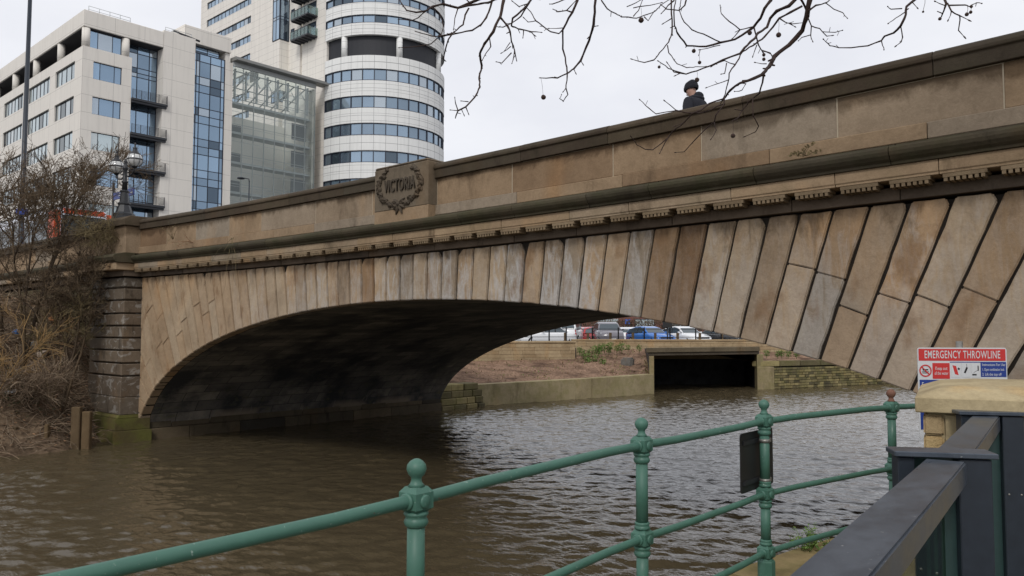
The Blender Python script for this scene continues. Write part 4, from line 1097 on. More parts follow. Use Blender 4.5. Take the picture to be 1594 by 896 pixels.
# taller glazed block set back beside it
XB, YB0, YB1 = -81.95, 34.0, 40.25
ob = thing('glazed_block', (XB, YB0, GZ), 'tall blue glazed stair block between the pale office block and the atrium', 'office building')
BF = Face((XB, 0, 0), (0,1,0), (1,0,0))
m = MB(); BF.box(m, 33.6, 39.85, 39.35, 41.4, -9, .25); m.build('roof_slab', M_clad, ob, bevel=.05)
m = MB(); BF.box(m, 33.9, 34.35, 38.0, 39.34, -.9, -.3); m.build('column', M_clad, ob)
m = MB(); BF.box(m, 39.2, 40.25, GZ, 38.2, -9, .05); BF.box(m, 39.2, 39.8, 38.2, 39.34, -9, 0); m.build('end_pier', M_clad, ob)
zr_ = []; z = 38.55
pat = [.9, 1.95, 1.0, 1.0]; k = 0
while z > 4: zr_.append(z); z -= pat[k % 4] if k else .5; k += 1
zr_ = [38.6, 38.2]+[37.3-3.95*i-q for i in range(9) for q in (0, 1.95, 2.95)]
window(ob, BF, 33.9, 39.2, GZ+.2, 38.35, (.28, .36, .63, .90), d=-.05, rows=[z for z in zr_ if z < 38.2], glass=M_blue, name='curtain_wall', fw=.11)
window(ob, BF, 33.9, 38.6, 38.35, 39.34, (.33, .66), d=-.5, rows=[38.7, 39.0], glass=M_blue, name='clerestory_window', fw=.08)
m = MB(); BF.box(m, 33.7, 39.2, GZ, 38.3, -9, -.4); m.build('interior_core', M_void, ob)

# glass atrium with bridges inside
XC, YC0, YC1 = -82.0, 40.27, 52.95
oc = thing('glass_atrium', (XC, YC0, GZ), 'clear glazed atrium with internal walkways and a thin overhanging roof', 'atrium')
CF = Face((XC, 0, 0), (0,1,0), (1,0,0))
m = MB(); CF.box(m, YC0-.1, YC1+1.5, 38.45, 38.72, -.5, 1.25); CF.box(m, YC0-.1, YC1+1.3, 38.73, 38.95, -.5, .9); m.build('roof_slab', simple('grey_roof_edge', (.22,.22,.21), .5), oc)
m = MB(); m.add([(XC-.5,YC0,38.7),(XC-8,YC0,38.7),(XC-8,YC1,38.7),(XC-.5,YC1,38.7)], [(0,1,2,3)]); m.build('glass_roof', M_atr, oc)
m = MB(); CF.box(m, YC0, YC1, 37.9, 38.44, -.15, .12); m.build('head_beam', M_steel, oc)
m = MB(); nm = 8; wdt = (YC1-YC0)/nm
for k in range(nm): 
    for i in range(19):
        y0, y1, z0, z1 = YC0+wdt*k+.012, YC0+wdt*(k+1)-.012, 37.9-1.97*(i+1)+.01, 37.9-1.97*i-.01
        m.add([(XC,y0,z0),(XC,y1,z0),(XC,y1,z1),(XC,y0,z1)], [(0,1,2,3)])
m.build('glass_wall', M_atr, oc)
m = MB()
for k in range(nm+1): CF.box(m, YC0+wdt*k-.03, YC0+wdt*k+.03, GZ, 37.9, -.20, -.03)
for i in range(19): CF.box(m, YC0, YC1, 37.9-1.97*i-.02, 37.9-1.97*i+.02, -.07, -.03)
m.build('glazing_bar', M_steel, oc)
m = MB()
for k in range(nm*1): CF.box(m, YC0+wdt*(k+.5)-.09, YC0+wdt*(k+.5)+.09, 34.0, 37.9, -1.0, -.7)
m.build('hanger', M_steel, oc)
for i in range(6):
    z = 33.4-3.95*i
    m = MB(); CF.box(m, YC0+.1, YC1-.4, z-.28, z, -2.4, -.55); m.build('walkway', M_steel, oc)
    m = MB(); CF.box(m, YC0+.1, YC1-.4, z+1.0, z+1.06, -.62, -.56); m.build('walkway_handrail', M_steel, oc)
    m = MB(); CF.box(m, YC1-2.6, YC1-.1, z-3.0, z-.7, -1.9, -1.8); m.build('doorway', M_dim, oc)
m = MB(); CF.box(m, YC0, YC1, GZ, 33.5, -8.1, -7.6); CF.box(m, YC1-.3, YC1, GZ, 37.8, -8, -.3); CF.box(m, YC0, YC0+.3, GZ, 37.8, -8, -2.5); m.build('inner_wall', M_inner, oc)
m = MB()
for i in range(8): CF.box(m, YC0+3+.2*i, YC0+5.5, 30.8-3.95*i, 32.3-3.95*i, -7.58, -7.5)
for i in range(8): CF.box(m, YC0+.31, YC0+.35, 30.2-3.95*i, 32.6-3.95*i, -7, -3)
m.build('inner_opening', M_dim, oc)
m = MB()
for k in range(7):
    y = YC0+.8+k*1.75; m.tube([(XC-.6,y,37.5),(XC-4,y,36.4),(XC-7.6,y,35.0)], .09, 5); m.tube([(XC-.6,y,36.0),(XC-3,y+.8,37.9),(XC-6,y,35.6)], .06, 5)
for z, d in ((37.5,.6),(36.4,4),(35.6,6)): m.tube([(XC-d,YC0+.3,z),(XC-d,YC1-.4,z)], .08, 5)
m.build('roof_truss', M_steel, oc)

# tall tower with the rounded end
ot = thing('tower', (-90, 60, GZ), 'tall pale residential tower with a curved banded end and glass balconies', 'tower')
TF = Face((0, 53.0, 0), (1,0,0), (0,-1,0)); T2 = Face((0, 54.6, 0), (1,0,0), (0,-1,0)); TH = 68
sx0, sx1 = -115.0, -100.3
zrow = [46.30+3.06*k for k in range(-6, 8)]
m = MB(); TF.box(m, -117.1, sx0, GZ, TH, -12, 0); TF.box(m, sx1, -96.05, GZ, TH, -12, 0); TF.box(m, -91.8-2.0, -91.8, GZ, 47.55, -12, 0)
prev = GZ
for z in zrow: TF.box(m, sx0, sx1, prev, z, -12, 0); prev = z+1.2
TF.box(m, sx0, sx1, prev, TH, -12, 0)
TF.box(m, -96.05, -93.8, GZ, TH, -12, 0)
m.build('side_wall', M_towclad, ot)
for z in zrow:
    window(ot, TF, sx0, sx1, z, z+1.2, [(k+1)/12 for k in range(11)], d=-.2, glass=M_tower, fw=.07)
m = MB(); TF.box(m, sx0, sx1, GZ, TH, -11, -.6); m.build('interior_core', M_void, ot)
# glazed corner bay
zb0 = 47.6
rws = [zb0+.1+3.06*k+q for k in range(7) for q in (0, .45)][2:]
window(ot, Face((-93.75, 53.0, 0), (1,0,0), (0,-1,0)), 0, 1.95, zb0, TH, (.5,), d=.03, rows=rws, glass=M_tower, name='bay_window', fw=.09)
window(ot, Face((-91.8, 53.0, 0), (0,1,0), (1,0,0)), 0, 1.6, zb0, TH, (.5,), d=.03, rows=rws, glass=M_tower, name='bay_window', fw=.09)
m = MB(); TF.box(m, -93.7, -91.86, zb0, TH, -1.55, -.06); m.build('bay_core', M_void, ot)
window(ot, Face((-93.75, 53.0, 0), (1,0,0), (0,-1,0)), 0, 1.93, 38.0, 39.75, (.4,), d=.03, glass=M_tower, name='low_window', fw=.09)
window(ot, Face((-91.8, 53.0, 0), (0,1,0), (1,0,0)), 0, 1.6, 38.0, 39.75, (.5,), d=.03, glass=M_tower, name='low_window', fw=.09)
m = MB(); TF.box(m, -100.2, -97.7, 42.6, 44.9, .005, .02); m.build('louvre', M_void, ot)
# back plane with balconies
m = MB(); T2.box(m, -91.8, -88.7, GZ, TH, -12, 0); T2.box(m, -88.7, -88.1, GZ, TH, -12, -.35); T2.box(m, -88.1, -81.85, GZ, TH, -9.2, 0); m.build('rear_wall', M_towclad, ot)
for k in range(7):
    z = 46.35+3.06*k
    window(ot, T2, -91.2, -90.3, z+1.15, z+3.0, (), d=.02, glass=M_tower, name='slit_window', fw=.08)
    window(ot, T2, -87.4, -84.6, z+.35, z+2.6, (.5,), d=.02, glass=M_tower, name='balcony_door', fw=.08)
    m = MB(); T2.box(m, -88.6, -84.2, z, z+.22, .01, 1.75)
    for j in range(5): T2.box(m, -88.5+.9*j, -88.4+.9*j, z-.16, z-.001, .02, 1.7)
    b_ = m.build('balcony', M_rail2, ot)
    m = MB(); T2.box(m, -88.6, -84.2, z+.15, z+1.35, 1.70, 1.73); T2.box(m, -88.6, -88.57, z+.15, z+1.35, .02, 1.69); T2.box(m, -84.23, -84.2, z+.15, z+1.35, .02, 1.69); m.build('balcony_glass', M_balc, b_)
    m = MB()
    for j in range(6): T2.box(m, -88.62+.88*j, -88.57+.88*j, z+.1, z+1.4, 1.735, 1.77)
    T2.box(m, -88.6, -84.2, z+1.35, z+1.40, 1.70, 1.76); m.build('balcony_rail', M_rail2, b_)
# curved end: stacked rings about one axis
cxc, cyc, RC = -81.16, 63.98, 9.66
def arc(mb, r0, r1, z0, z1, a0, a1, n, r=None, smooth=False, gap=0):
    for k in range(n):
        p, q = a0+(a1-a0)*k/n+gap, a0+(a1-a0)*(k+1)/n-gap
        pts = [(cxc+r_*math.cos(t_), cyc+r_*math.sin(t_)) for r_, t_ in ((r1,p),(r1,q),(r0,q),(r0,p))]
        mb.add([(x,y,z0) for x,y in pts]+[(x,y,z1) for x,y in pts], [(0,3,2,1),(4,5,6,7),(0,1,5,4),(1,2,6,5),(2,3,7,6),(3,0,4,7)], r=rnd.random() if r is None else r)
A0, A1 = R(-94), R(86); NB = 18
def cz_(py): return atD(590, py, 108.0).z
bands = [(cz_(119.5), cz_(100.5)), (cz_(163.5), cz_(144)), (cz_(207), cz_(187.5)), (cz_(250.5), cz_(231.5))]
dz = bands[2][1]-bands[3][1]
while bands[-1][0] > 6: bands.append((bands[-1][0]-dz, bands[-1][1]-dz))
lg = (cz_(79), cz_(45.5))
upb = [(cz_(26.5)+2.95*k, cz_(13)+2.95*k) for k in range(6)]
allb = sorted(bands+[lg]+upb)
prev = GZ
for z0, z1 in allb:
    m = MB(); zm = (prev+z0)/2
    arc(m, RC-.5, RC, prev, z0, A0, A1, NB*4, r=.5)
    b_ = m.build('cladding_band', M_cylclad, ot)
    m = MB()
    for k in range(NB+1):
        t_ = A0+(A1-A0)*k/NB; e_ = V((math.cos(t_), math.sin(t_), 0)); tt = V((-e_.y, e_.x, 0))
        m.obox(V((cxc,cyc,zm))+e_*(RC+.001), tt*.018, e_*.006, V((0,0,(z0-prev)/2)))
    if z0-prev > 1.5: arc(m, RC-.01, RC+.006, zm-.018, zm+.018, A0, A1, NB*4)
    m.build('panel_joint', simple('grey_panel_joint', (.22,.22,.22), .8) if 'grey_panel_joint' not in bpy.data.materials else bpy.data.materials['grey_panel_joint'], b_)
    prev = z1
m = MB(); arc(m, RC-.5, RC, prev, TH, A0, A1, NB*4, r=.5); m.build('cladding_band', M_cylclad, ot)
for z0, z1 in bands+upb:
    m = MB()
    for k in range(NB+1):
        t_ = A0+(A1-A0)*k/NB; e_ = V((math.cos(t_), math.sin(t_), 0)); tt = V((-e_.y, e_.x, 0))
        m.obox(V((cxc,cyc,(z0+z1)/2))+e_*(RC-.12), tt*.06, e_*.08, V((0,0,(z1-z0)/2)))
    arc(m, RC-.2, RC-.02, z0, z0+.09, A0, A1, NB*2); arc(m, RC-.2, RC-.02, z1-.09, z1, A0, A1, NB*2)
    w_ = m.build('window_band', M_frame, ot)
    m = MB(); arc(m, RC-.26, RC-.18, z0, z1, A0, A1, NB); m.build('pane', M_tower, w_)
m = MB(); arc(m, .1, RC-.6, GZ, TH, A0, A1, NB*2, r=.5); m.build('round_core', M_void, ot, merge=.001)
for k in (2, 7, 12, 16):
    t_ = A0+(A1-A0)*(k+.5)/NB-.06; m = MB(); m.lathe((cxc+(RC-.45)*math.cos(t_), cyc+(RC-.45)*math.sin(t_), lg[0]), [(.44,0),(.44,lg[1]-lg[0])], 18); m.build('column', M_cylclad, ot)

# red brick block far across the car park
ok = thing('brick_building', tuple(atD(985, 520, 128)-V((0,0,.9))), 'distant red brick building with grey framed windows behind the parked cars', 'building')
fo_ = atD(985, 520, 128); KF = Face((fo_.x, fo_.y, 0), (.743,.669,0), (.669,-.743,0))
t = NT('red_brickwork'); uvv = t.comb(t.math('MULTIPLY', t.math('ADD', t.sep()[0], t.sep()[1]), .7), t.sep()[2], 0)
bk_ = t.brick(uvv, .5, .16, .02, (.22,.08,.055,1), (.16,.06,.045,1), (.25,.22,.2,1)); M_brick = t.done(t.mix(bk_[0], (.14,.055,.045), t.noise(.6, 4)), .9, spec=.2)
m = MB(); KF.box(m, -40, 40, GZ, 13, -12, 0); m.build('wall', M_brick, ok)
m = MB(); KF.box(m, -40.3, 40.3, 13, 13.5, -12.3, .3); m.build('roof', M_soff, ok)
for k in range(-5, 6):
    for z in (3.2, 6.6, 10): window(ok, KF, k*6+.3, k*6+3.6, z, z+2.3, (.33,.66), d=.03, glass=M_teal, fr=M_steel if k % 2 else M_frame, fw=.14)
# ------------------------------------------------------------------ street things on the bridge
lx, ly = -13.5, -.05; zl0 = 6.73
lp_ = thing('street_lamp', (lx, ly, zl0), 'black ornate twin globe street lamp on the pedestal of the rusticated bridge pier', 'street lamp')
base = V((lx, ly, zl0))
m = MB(); m.lathe(base, [(.34,0),(.34,.10),(.31,.13),(.31,.22),(.25,.27),(.20,.42),(.165,.50),(.19,.53),(.19,.57),(.14,.60),(.115,.90),(.135,.92),(.135,.96),(.10,.98)], 8, smooth=False, rot=PI/8); m.build('base', M_iron, lp_)
m = MB(); m.lathe(base, [(.085,.97),(.075,1.2),(.10,1.22),(.10,1.26),(.068,1.28),(.062,1.62),(.09,1.66),(.09,1.70),(.06,1.73),(.045,1.86),(.06,1.89),(.03,1.94),(.0,1.98)], 14); m.build('shaft', M_iron, lp_)
gd = V((1,0,0)); gl_ = []
for s_, hh in ((-1, 0), (1, .0)):
    dirv = V((s_*.66, s_*.0, 0)); 
    gp_ = base+V((s_*.76, -s_*.03, 1.84))
    m = MB(); a = base+V((0,0,1.45)); b = V((gp_.x, gp_.y, base.z+1.50)); c = V((gp_.x, gp_.y, gp_.z-.18))
    m.tube([a, a.lerp(b,.4)+V((0,0,-.10)), a.lerp(b,.8)+V((0,0,-.07)), b, c], .026, 8)
    m.tube([a+V((0,0,.15)), a.lerp(b,.35)+V((0,0,.02)), a.lerp(b,.55)+V((0,0,.10)), a.lerp(b,.4)+V((0,0,.16))], .015, 6)
    ar = m.build('arm', M_iron, lp_)
    gl = MB(); gl.ball(gp_, .225, 20, 14); g_ = gl.build('globe', M_globe, lp_)
    m = MB(); m.lathe(gp_, [(.230,.02),(.238,.0),(.230,-.02)], 24); m.build('globe_band', M_iron, g_)
    m = MB()
    for k in range(4):
        a_ = k*PI/4+.3; m.tube([gp_+V((math.cos(a_)*math.sin(q), math.sin(a_)*math.sin(q), math.cos(q)))*.230 for q in [PI*2*j/20 for j in range(21)]], .008, 4)
    m.build('globe_cage', M_iron, g_)
    m = MB(); m.lathe(gp_, [(.17,.15),(.14,.20),(.075,.26),(.06,.33),(.075,.36),(.03,.39),(.022,.45),(.035,.48),(.0,.54)], 14); m.build('crown_cap', M_iron, g_)
    m = MB(); m.lathe(gp_, [(.05,-.27),(.085,-.225),(.10,-.21),(.05,-.20)], 12); m.build('globe_cup', M_iron, g_)
    m = MB(); m.lathe(gp_, [(.05,-.22),(.045,-.02),(.02,.02)], 10); m.build('lamp_bulb', M_white, g_)

# blue fingerpost just behind the lamp
fpz = 7.9; f0 = onY(178, 299, 1.2); f1 = onY(209, 304.5, 1.2)
fs_ = thing('direction_sign', (f0.x-.1, 1.2, 5.46), 'small blue pedestrian direction sign with a white arrow beside the twin globe lamp', 'sign')
m = MB(); m.tube([(f0.x-.08,1.2,5.46),(f0.x-.08,1.2,f0.z+.35)], .045, 10); m.build('pole', M_iron, fs_)
fx = (V((f1.x,1.2,0))-V((f0.x,1.2,0))).normalized(); zc_ = (f0.z+f1.z)/2; Lf = f1.x-f0.x
m = MB(); m.box(f0.x, 1.17, zc_-.13, f1.x, 1.21, zc_+.13); bl_ = m.build('board', M_bluep, fs_, bevel=.006)
m = MB(); ax_ = f1.x-.16; m.box(ax_-.12, 1.164, zc_-.035, ax_+.06, 1.169, zc_-.015); m.add([(ax_+.02,1.165,zc_-.07),(ax_+.12,1.165,zc_-.025),(ax_+.02,1.165,zc_+.02)], [(0,1,2)])
m.build('arrow', M_white, bl_)
m = MB()
for (u0, u1, z) in ((.22,.30,.045),(.32,.36,.045),(.20,.27,-.03),(.285,.37,-.03),(.385,.44,-.03)): m.box(f0.x+Lf*u0*1.3, 1.164, zc_+z-.016, f0.x+Lf*u1*1.3, 1.169, zc_+z+.016)
m.build('text_line', M_white, bl_)

# tall lamp column at the far left with a small blue plate
pc = atD(33.5, 345, 35.0)
tp = thing('lamp_column', (pc.x, pc.y, 5.3), 'tall plain dark lamp column at the left behind the bare trees', 'lamp post')
m = MB(); m.lathe((pc.x, pc.y, 5.3), [(.15,0),(.15,1.8),(.115,1.9),(.08,14.6)], 14); m.build('column', M_bmet, tp)
m = MB(); m.tube([(pc.x,pc.y,19.8),(pc.x+.3,pc.y+.3,20.2),(pc.x+1.4,pc.y+1.2,20.4)], .05, 8); ar = m.build('bracket', M_bmet, tp)
m = MB(); m.obox((pc.x+1.7,pc.y+1.45,20.38), (.3,.26,0), (-.1,.12,0), (0,0,.06)); m.build('lantern', M_bmet, ar, bevel=.02)
sp0 = atD(34, 329, 34.7)
bp = MB(); bp.obox(sp0, _r*.28, _fw*.01, V((0,0,.13))); tag(bp.build('sign_plate', M_bluep, None, origin=sp0, bevel=.006), 'small plain blue plate fixed on the tall lamp column', 'sign plate')

# single deck bus coming over the bridge
bz0 = 5.42; bh = 3.12
bc0 = onZ(86, 318, bz0+bh); by0 = max(bc0.y, 1.0)
bc0 = onY(86, 318, 2.4); bx = bc0.x; zt_ = bc0.z; bz0 = zt_-3.1
bus = thing('bus', (bx-5, 3.6, bz0), 'white single deck bus with an orange framed front behind the bare shrubs', 'bus')
M_buswhite = simple('bus_white_paint', (.62,.64,.70), .3, nz=.05); M_orange = simple('bus_orange_panel', (.62,.085,.02), .35, nz=.06); M_busglass = pane('bus_glazing', (.08,.10,.11), .6, 1.4)
BWD = 2.5; BL = 11
def sect(x, ins): return [V((x, 2.4+ins, bz0+.32)), V((x, 2.4+BWD-ins, bz0+.32)), V((x, 2.4+BWD-ins, zt_-.30-ins)), V((x, 2.4+BWD-.25-ins, zt_-.02-ins)), V((x, 2.4+.25+ins, zt_-.02-ins)), V((x, 2.4+ins, zt_-.30-ins))]
m = MB(); vs = sect(bx-BL, .12)+sect(bx-BL+.25, 0)+sect(bx-.35, 0)+sect(bx-.08, .06)+sect(bx, .2)
m.add(vs, [tuple(reversed(range(6))), tuple(range(24,30))]+[(k*6+j, k*6+(j+1)%6, k*6+6+(j+1)%6, k*6+6+j) for k in range(4) for j in range(6)], r=.5); bb = m.build('body', M_buswhite, bus, bevel=.04, segs=2)
m = MB(); m.box(bx-BL+.4, 2.385, bz0+1.25, bx-.9, 2.42, zt_-.55); m.box(bx-BL+.4, 2.4+BWD-.02, bz0+1.25, bx-.9, 2.4+BWD+.015, zt_-.55); m.build('window', M_busglass, bus)
m = MB(); m.box(bx-.06, 2.72, bz0+1.0, bx+.03, 2.4+BWD-.32, zt_-.42); m.build('windscreen', M_busglass, bus, bevel=.03)
m = MB()   # orange surround of the windscreen and the cab corner
m.box(bx-.85, 2.37, bz0+.9, bx+.02, 2.70, zt_-.22); m.box(bx-.5, 2.4+BWD-.30, bz0+.9, bx+.02, 2.4+BWD+.03, zt_-.22); m.box(bx-.4, 2.71, zt_-.40, bx+.025, 2.4+BWD-.31, zt_-.10)
m.build('front_surround', M_orange, bus, bevel=.06, segs=2)
m = MB(); m.box(bx-BL+.4, 2.38, bz0+.36, bx-.9, 2.41, bz0+.62); m.build('skirt', M_bluep, bus)
m = MB()
for yy in (2.62, 2.4+BWD-.22): m.lathe((bx+.0, yy, bz0+.75), [(.09,-.02),(.085,.03)], 12, axis=(1,0,0))
m.build('headlight', M_white, bus)
for xx in (bx-2.6, bx-8):
    for yy in (2.42, 2.4+BWD-.02):
        m = MB(); m.lathe((xx, yy-.12, bz0+.48), [(.30,0),(.48,.02),(.48,.26),(.30,.28)], 20, axis=(0,1,0)); w_ = m.build('wheel', M_black, bus)
        m = MB(); m.lathe((xx, yy-.135 if yy < 3 else yy+.15, bz0+.48), [(.27,0),(.24,.01)], 14, axis=(0,1,0)); m.build('rim', M_steel, w_)

# small street lamp in front of the atrium
q = onX(388, 283, -66)
sl2 = thing('street_lamp', (q.x, q.y, 2.3), 'slim grey street lamp with a flat lantern in front of the glass atrium', 'street lamp')
m = MB(); m.lathe((q.x,q.y,2.3), [(.11,0),(.10,2),(.06,q.z-2.3+.1)], 10); m.build('column', M_bmet, sl2)
m = MB(); m.tube([(q.x,q.y,q.z),(q.x+.1,q.y-.1,q.z+.3),(q.x-.2,q.y-.5,q.z+.4)], .05, 6); m.ball((q.x-.45,q.y-.75,q.z+.36), .42, 12, 8, sq=(1,1,.32)); m.build('lantern', M_bmet, sl2)

# ------------------------------------------------------------------ person on the footway, head and shoulders above the parapet
fz = 5.46
ph = onY(1082, 143, .85); px_, py_ = ph.x+.02, .85
per = thing('person', (px_, py_, fz), 'person in a black beanie and dark hooded jacket walking along the bridge, head bowed', 'person')
HT = onY(1082, 126.5, .85).z-fz
s_ = HT/1.78
M_skin = simple('skin', (.42,.25,.19), .55, nz=.08); M_jack = simple('navy_jacket_cloth', (.010,.011,.018), .85, nz=.3, scale=30, bump=.3); M_bean = simple('black_knit_wool', (.010,.010,.015), .95, nz=.4, scale=80, bump=.6); M_trou = simple('dark_trousers', (.03,.03,.04), .85)
def skin(name, joints, edges, mt, parent, root=0, sub=2):
    me = bpy.data.meshes.new(name); off = V((0,0,0)); q = parent
    while q is not None: off = off+q.location; q = q.parent
    me.from_pydata([tuple(V((px_, py_, fz))+V(j[:3])*s_-off) for j in joints], edges, [])
    o = bpy.data.objects.new(name, me); COL.objects.link(o); o.parent = parent
    md = o.modifiers.new('skin', 'SKIN'); md.use_smooth_shade = True
    for i, j in enumerate(joints):
        sv = me.skin_vertices[0].data[i]; sv.radius = (j[3]*s_, (j[4] if len(j) > 4 else j[3])*s_); sv.use_root = i == root
    ss = o.modifiers.new('sub', 'SUBSURF'); ss.levels = sub; ss.render_levels = sub
    me.materials.append(mt); return o
# facing -X (to the left along the bridge), stooping a little; x is forward = negative
body = skin('body', [(0,0,.95,.13,.15),(-.0,0,1.15,.12,.15),(-.01,0,1.34,.12,.17),(-.03,0,1.46,.07,.08),(-.055,0,1.54,.05,.055),(-.085,0,1.62,.095,.08),(-.095,0,1.70,.098,.082),
      (-.01,-.17,1.40,.045),(.0,-.25,1.16,.04),(-.16,-.22,1.0,.035),(-.22,-.21,.98,.03), (-.01,.17,1.40,.045),(.05,.25,1.16,.04),(-.16,.22,1.0,.035),(-.22,.21,.98,.03),
      (0,-.09,.88,.09),(-.10,-.09,.50,.065),(-.03,-.09,.08,.045),(-.15,-.09,.035,.035), (0,.09,.88,.09),(.08,.09,.50,.065),(.25,.09,.10,.045),(.16,.09,.03,.035)],
     [(0,1),(1,2),(2,3),(3,4),(4,5),(5,6),(2,7),(7,8),(8,9),(9,10),(2,11),(11,12),(12,13),(13,14),(0,15),(15,16),(16,17),(17,18),(0,19),(19,20),(20,21),(21,22)], M_skin, per)
jk = skin('jacket', [(0,0,.84,.17,.19),(0,0,1.0,.155,.19),(0,0,1.18,.15,.19),(-.015,0,1.34,.16,.20),(-.03,0,1.45,.125,.165),(-.045,0,1.525,.08,.09),
      (-.02,-.20,1.41,.10),(-.02,-.27,1.16,.085),(-.18,-.235,1.0,.06), (-.02,.20,1.41,.10),(.06,.27,1.16,.085),(-.10,.235,1.0,.06)],
     [(0,1),(1,2),(2,3),(3,4),(4,5),(3,6),(6,7),(7,8),(3,9),(9,10),(10,11)], M_jack, per)
hd = V((px_, py_, fz)); 
m = MB(); m.ball(hd+V((.045,0,1.535))*s_, .088*s_, 14, 9, sq=(.8,1.15,.75)); m.ball(hd+V((.0,0,1.495))*s_, .125*s_, 14, 9, sq=(1,1.2,.5)); m.build('hood', M_jack, jk)
skin('trousers', [(0,0,.92,.15,.17),(0,-.09,.85,.105),(-.10,-.09,.50,.085),(-.03,-.09,.12,.075),(0,.09,.85,.105),(.08,.09,.50,.085),(.25,.09,.14,.075)], [(0,1),(1,2),(2,3),(0,4),(4,5),(5,6)], M_trou, per)
m = MB(); hc = hd+V((-.088,0,1.675))*s_
vs = []; n = 18
for (rr, h) in ((.108,-.02),(.113,.0),(.113,.03),(.106,.035),(.104,.06),(.085,.10),(.05,.125),(.0,.135)):
    vs += [hc+V((rr*1.06*math.cos(2*PI*j/n)-(h*.05), rr*.95*math.sin(2*PI*j/n), h-.10*math.cos(2*PI*j/n)*-.35*.5))*s_ for j in range(n)]
m.add(vs, [(k*n+j, k*n+(j+1)%n, k*n+n+(j+1)%n, k*n+n+j) for k in range(7) for j in range(n)], smooth=True); m.build('beanie', M_bean, per)
m = MB()
hx = hd+V((-.09,0,1.64))*s_
m.lathe(hx+V((-.070,0,-.005))*s_, [(.0,.045),(.012,.02),(.019,-.012),(.012,-.024),(0,-.026)], 8)      # nose
m.obox(hx+V((-.062,0,-.052))*s_, V((.014,0,0)), V((0,.024,0)), V((0,0,.006)))                            # mouth
m.build('face', M_skin, body)
m = MB()
for sy in (-1,1): m.ball(hx+V((-.068,sy*.032,.022))*s_, .010, 8, 6)
m.build('eyes', M_ink, body)

# ------------------------------------------------------------------ car park: fence, bollards, parked cars
rD = (rd_-V((-18.0,29.1,0))).normalized(); rN = V((-rD.y, rD.x, 0))
fa, fb = V((-21.6,17.2,0))+V((-.4,.3,0)), None
fence = thing('fence', (-14,34,2.3), 'thin black metal post and rail fence on top of the buff retaining wall', 'fence')
fpts = [V((-24.5,17.5,0)), V((-19.4,25.0,0)), V((-18.9,29.6,0)), V((-9.4,39.2,0)), V((-5.0,46,0))]
tops = 3.55
for zz in (2.98, tops-.06):
    m = MB(); m.tube([p+V((0,0,zz)) for p in fpts], .022, 6); m.build('rail', M_iron, fence)
d_acc = 0
for a, b in zip(fpts[:-1], fpts[1:]):
    L = (b-a).length; k = max(1, round(L/1.75))
    for j in range(k):
        p = a.lerp(b, j/k); m = MB(); m.lathe((p.x,p.y,2.3), [(.045,0),(.045,tops-2.3),(.055,tops-2.28),(.0,tops-2.2)], 8); m.build('post', M_iron, fence)
bol = MB(); bol.box(-.07,-.07,0,.07,.07,.95); 
bolp = None
for k in range(12):
    p = V((-19.6,30.4,2.3)).lerp(V((-8.0,42.0,2.3)), k/11)
    if k == 0:
        bolp = bol.build('bollard', M_wood, None, origin=(0,0,0), bevel=.015); o = bolp
        tag(o, 'short square weathered wooden bollard standing between the black fence and the parked cars', 'bollard', 'wooden bollards at the edge of the car park')
    else: o = bolp.copy(); COL.objects.link(o)
    o.location = p

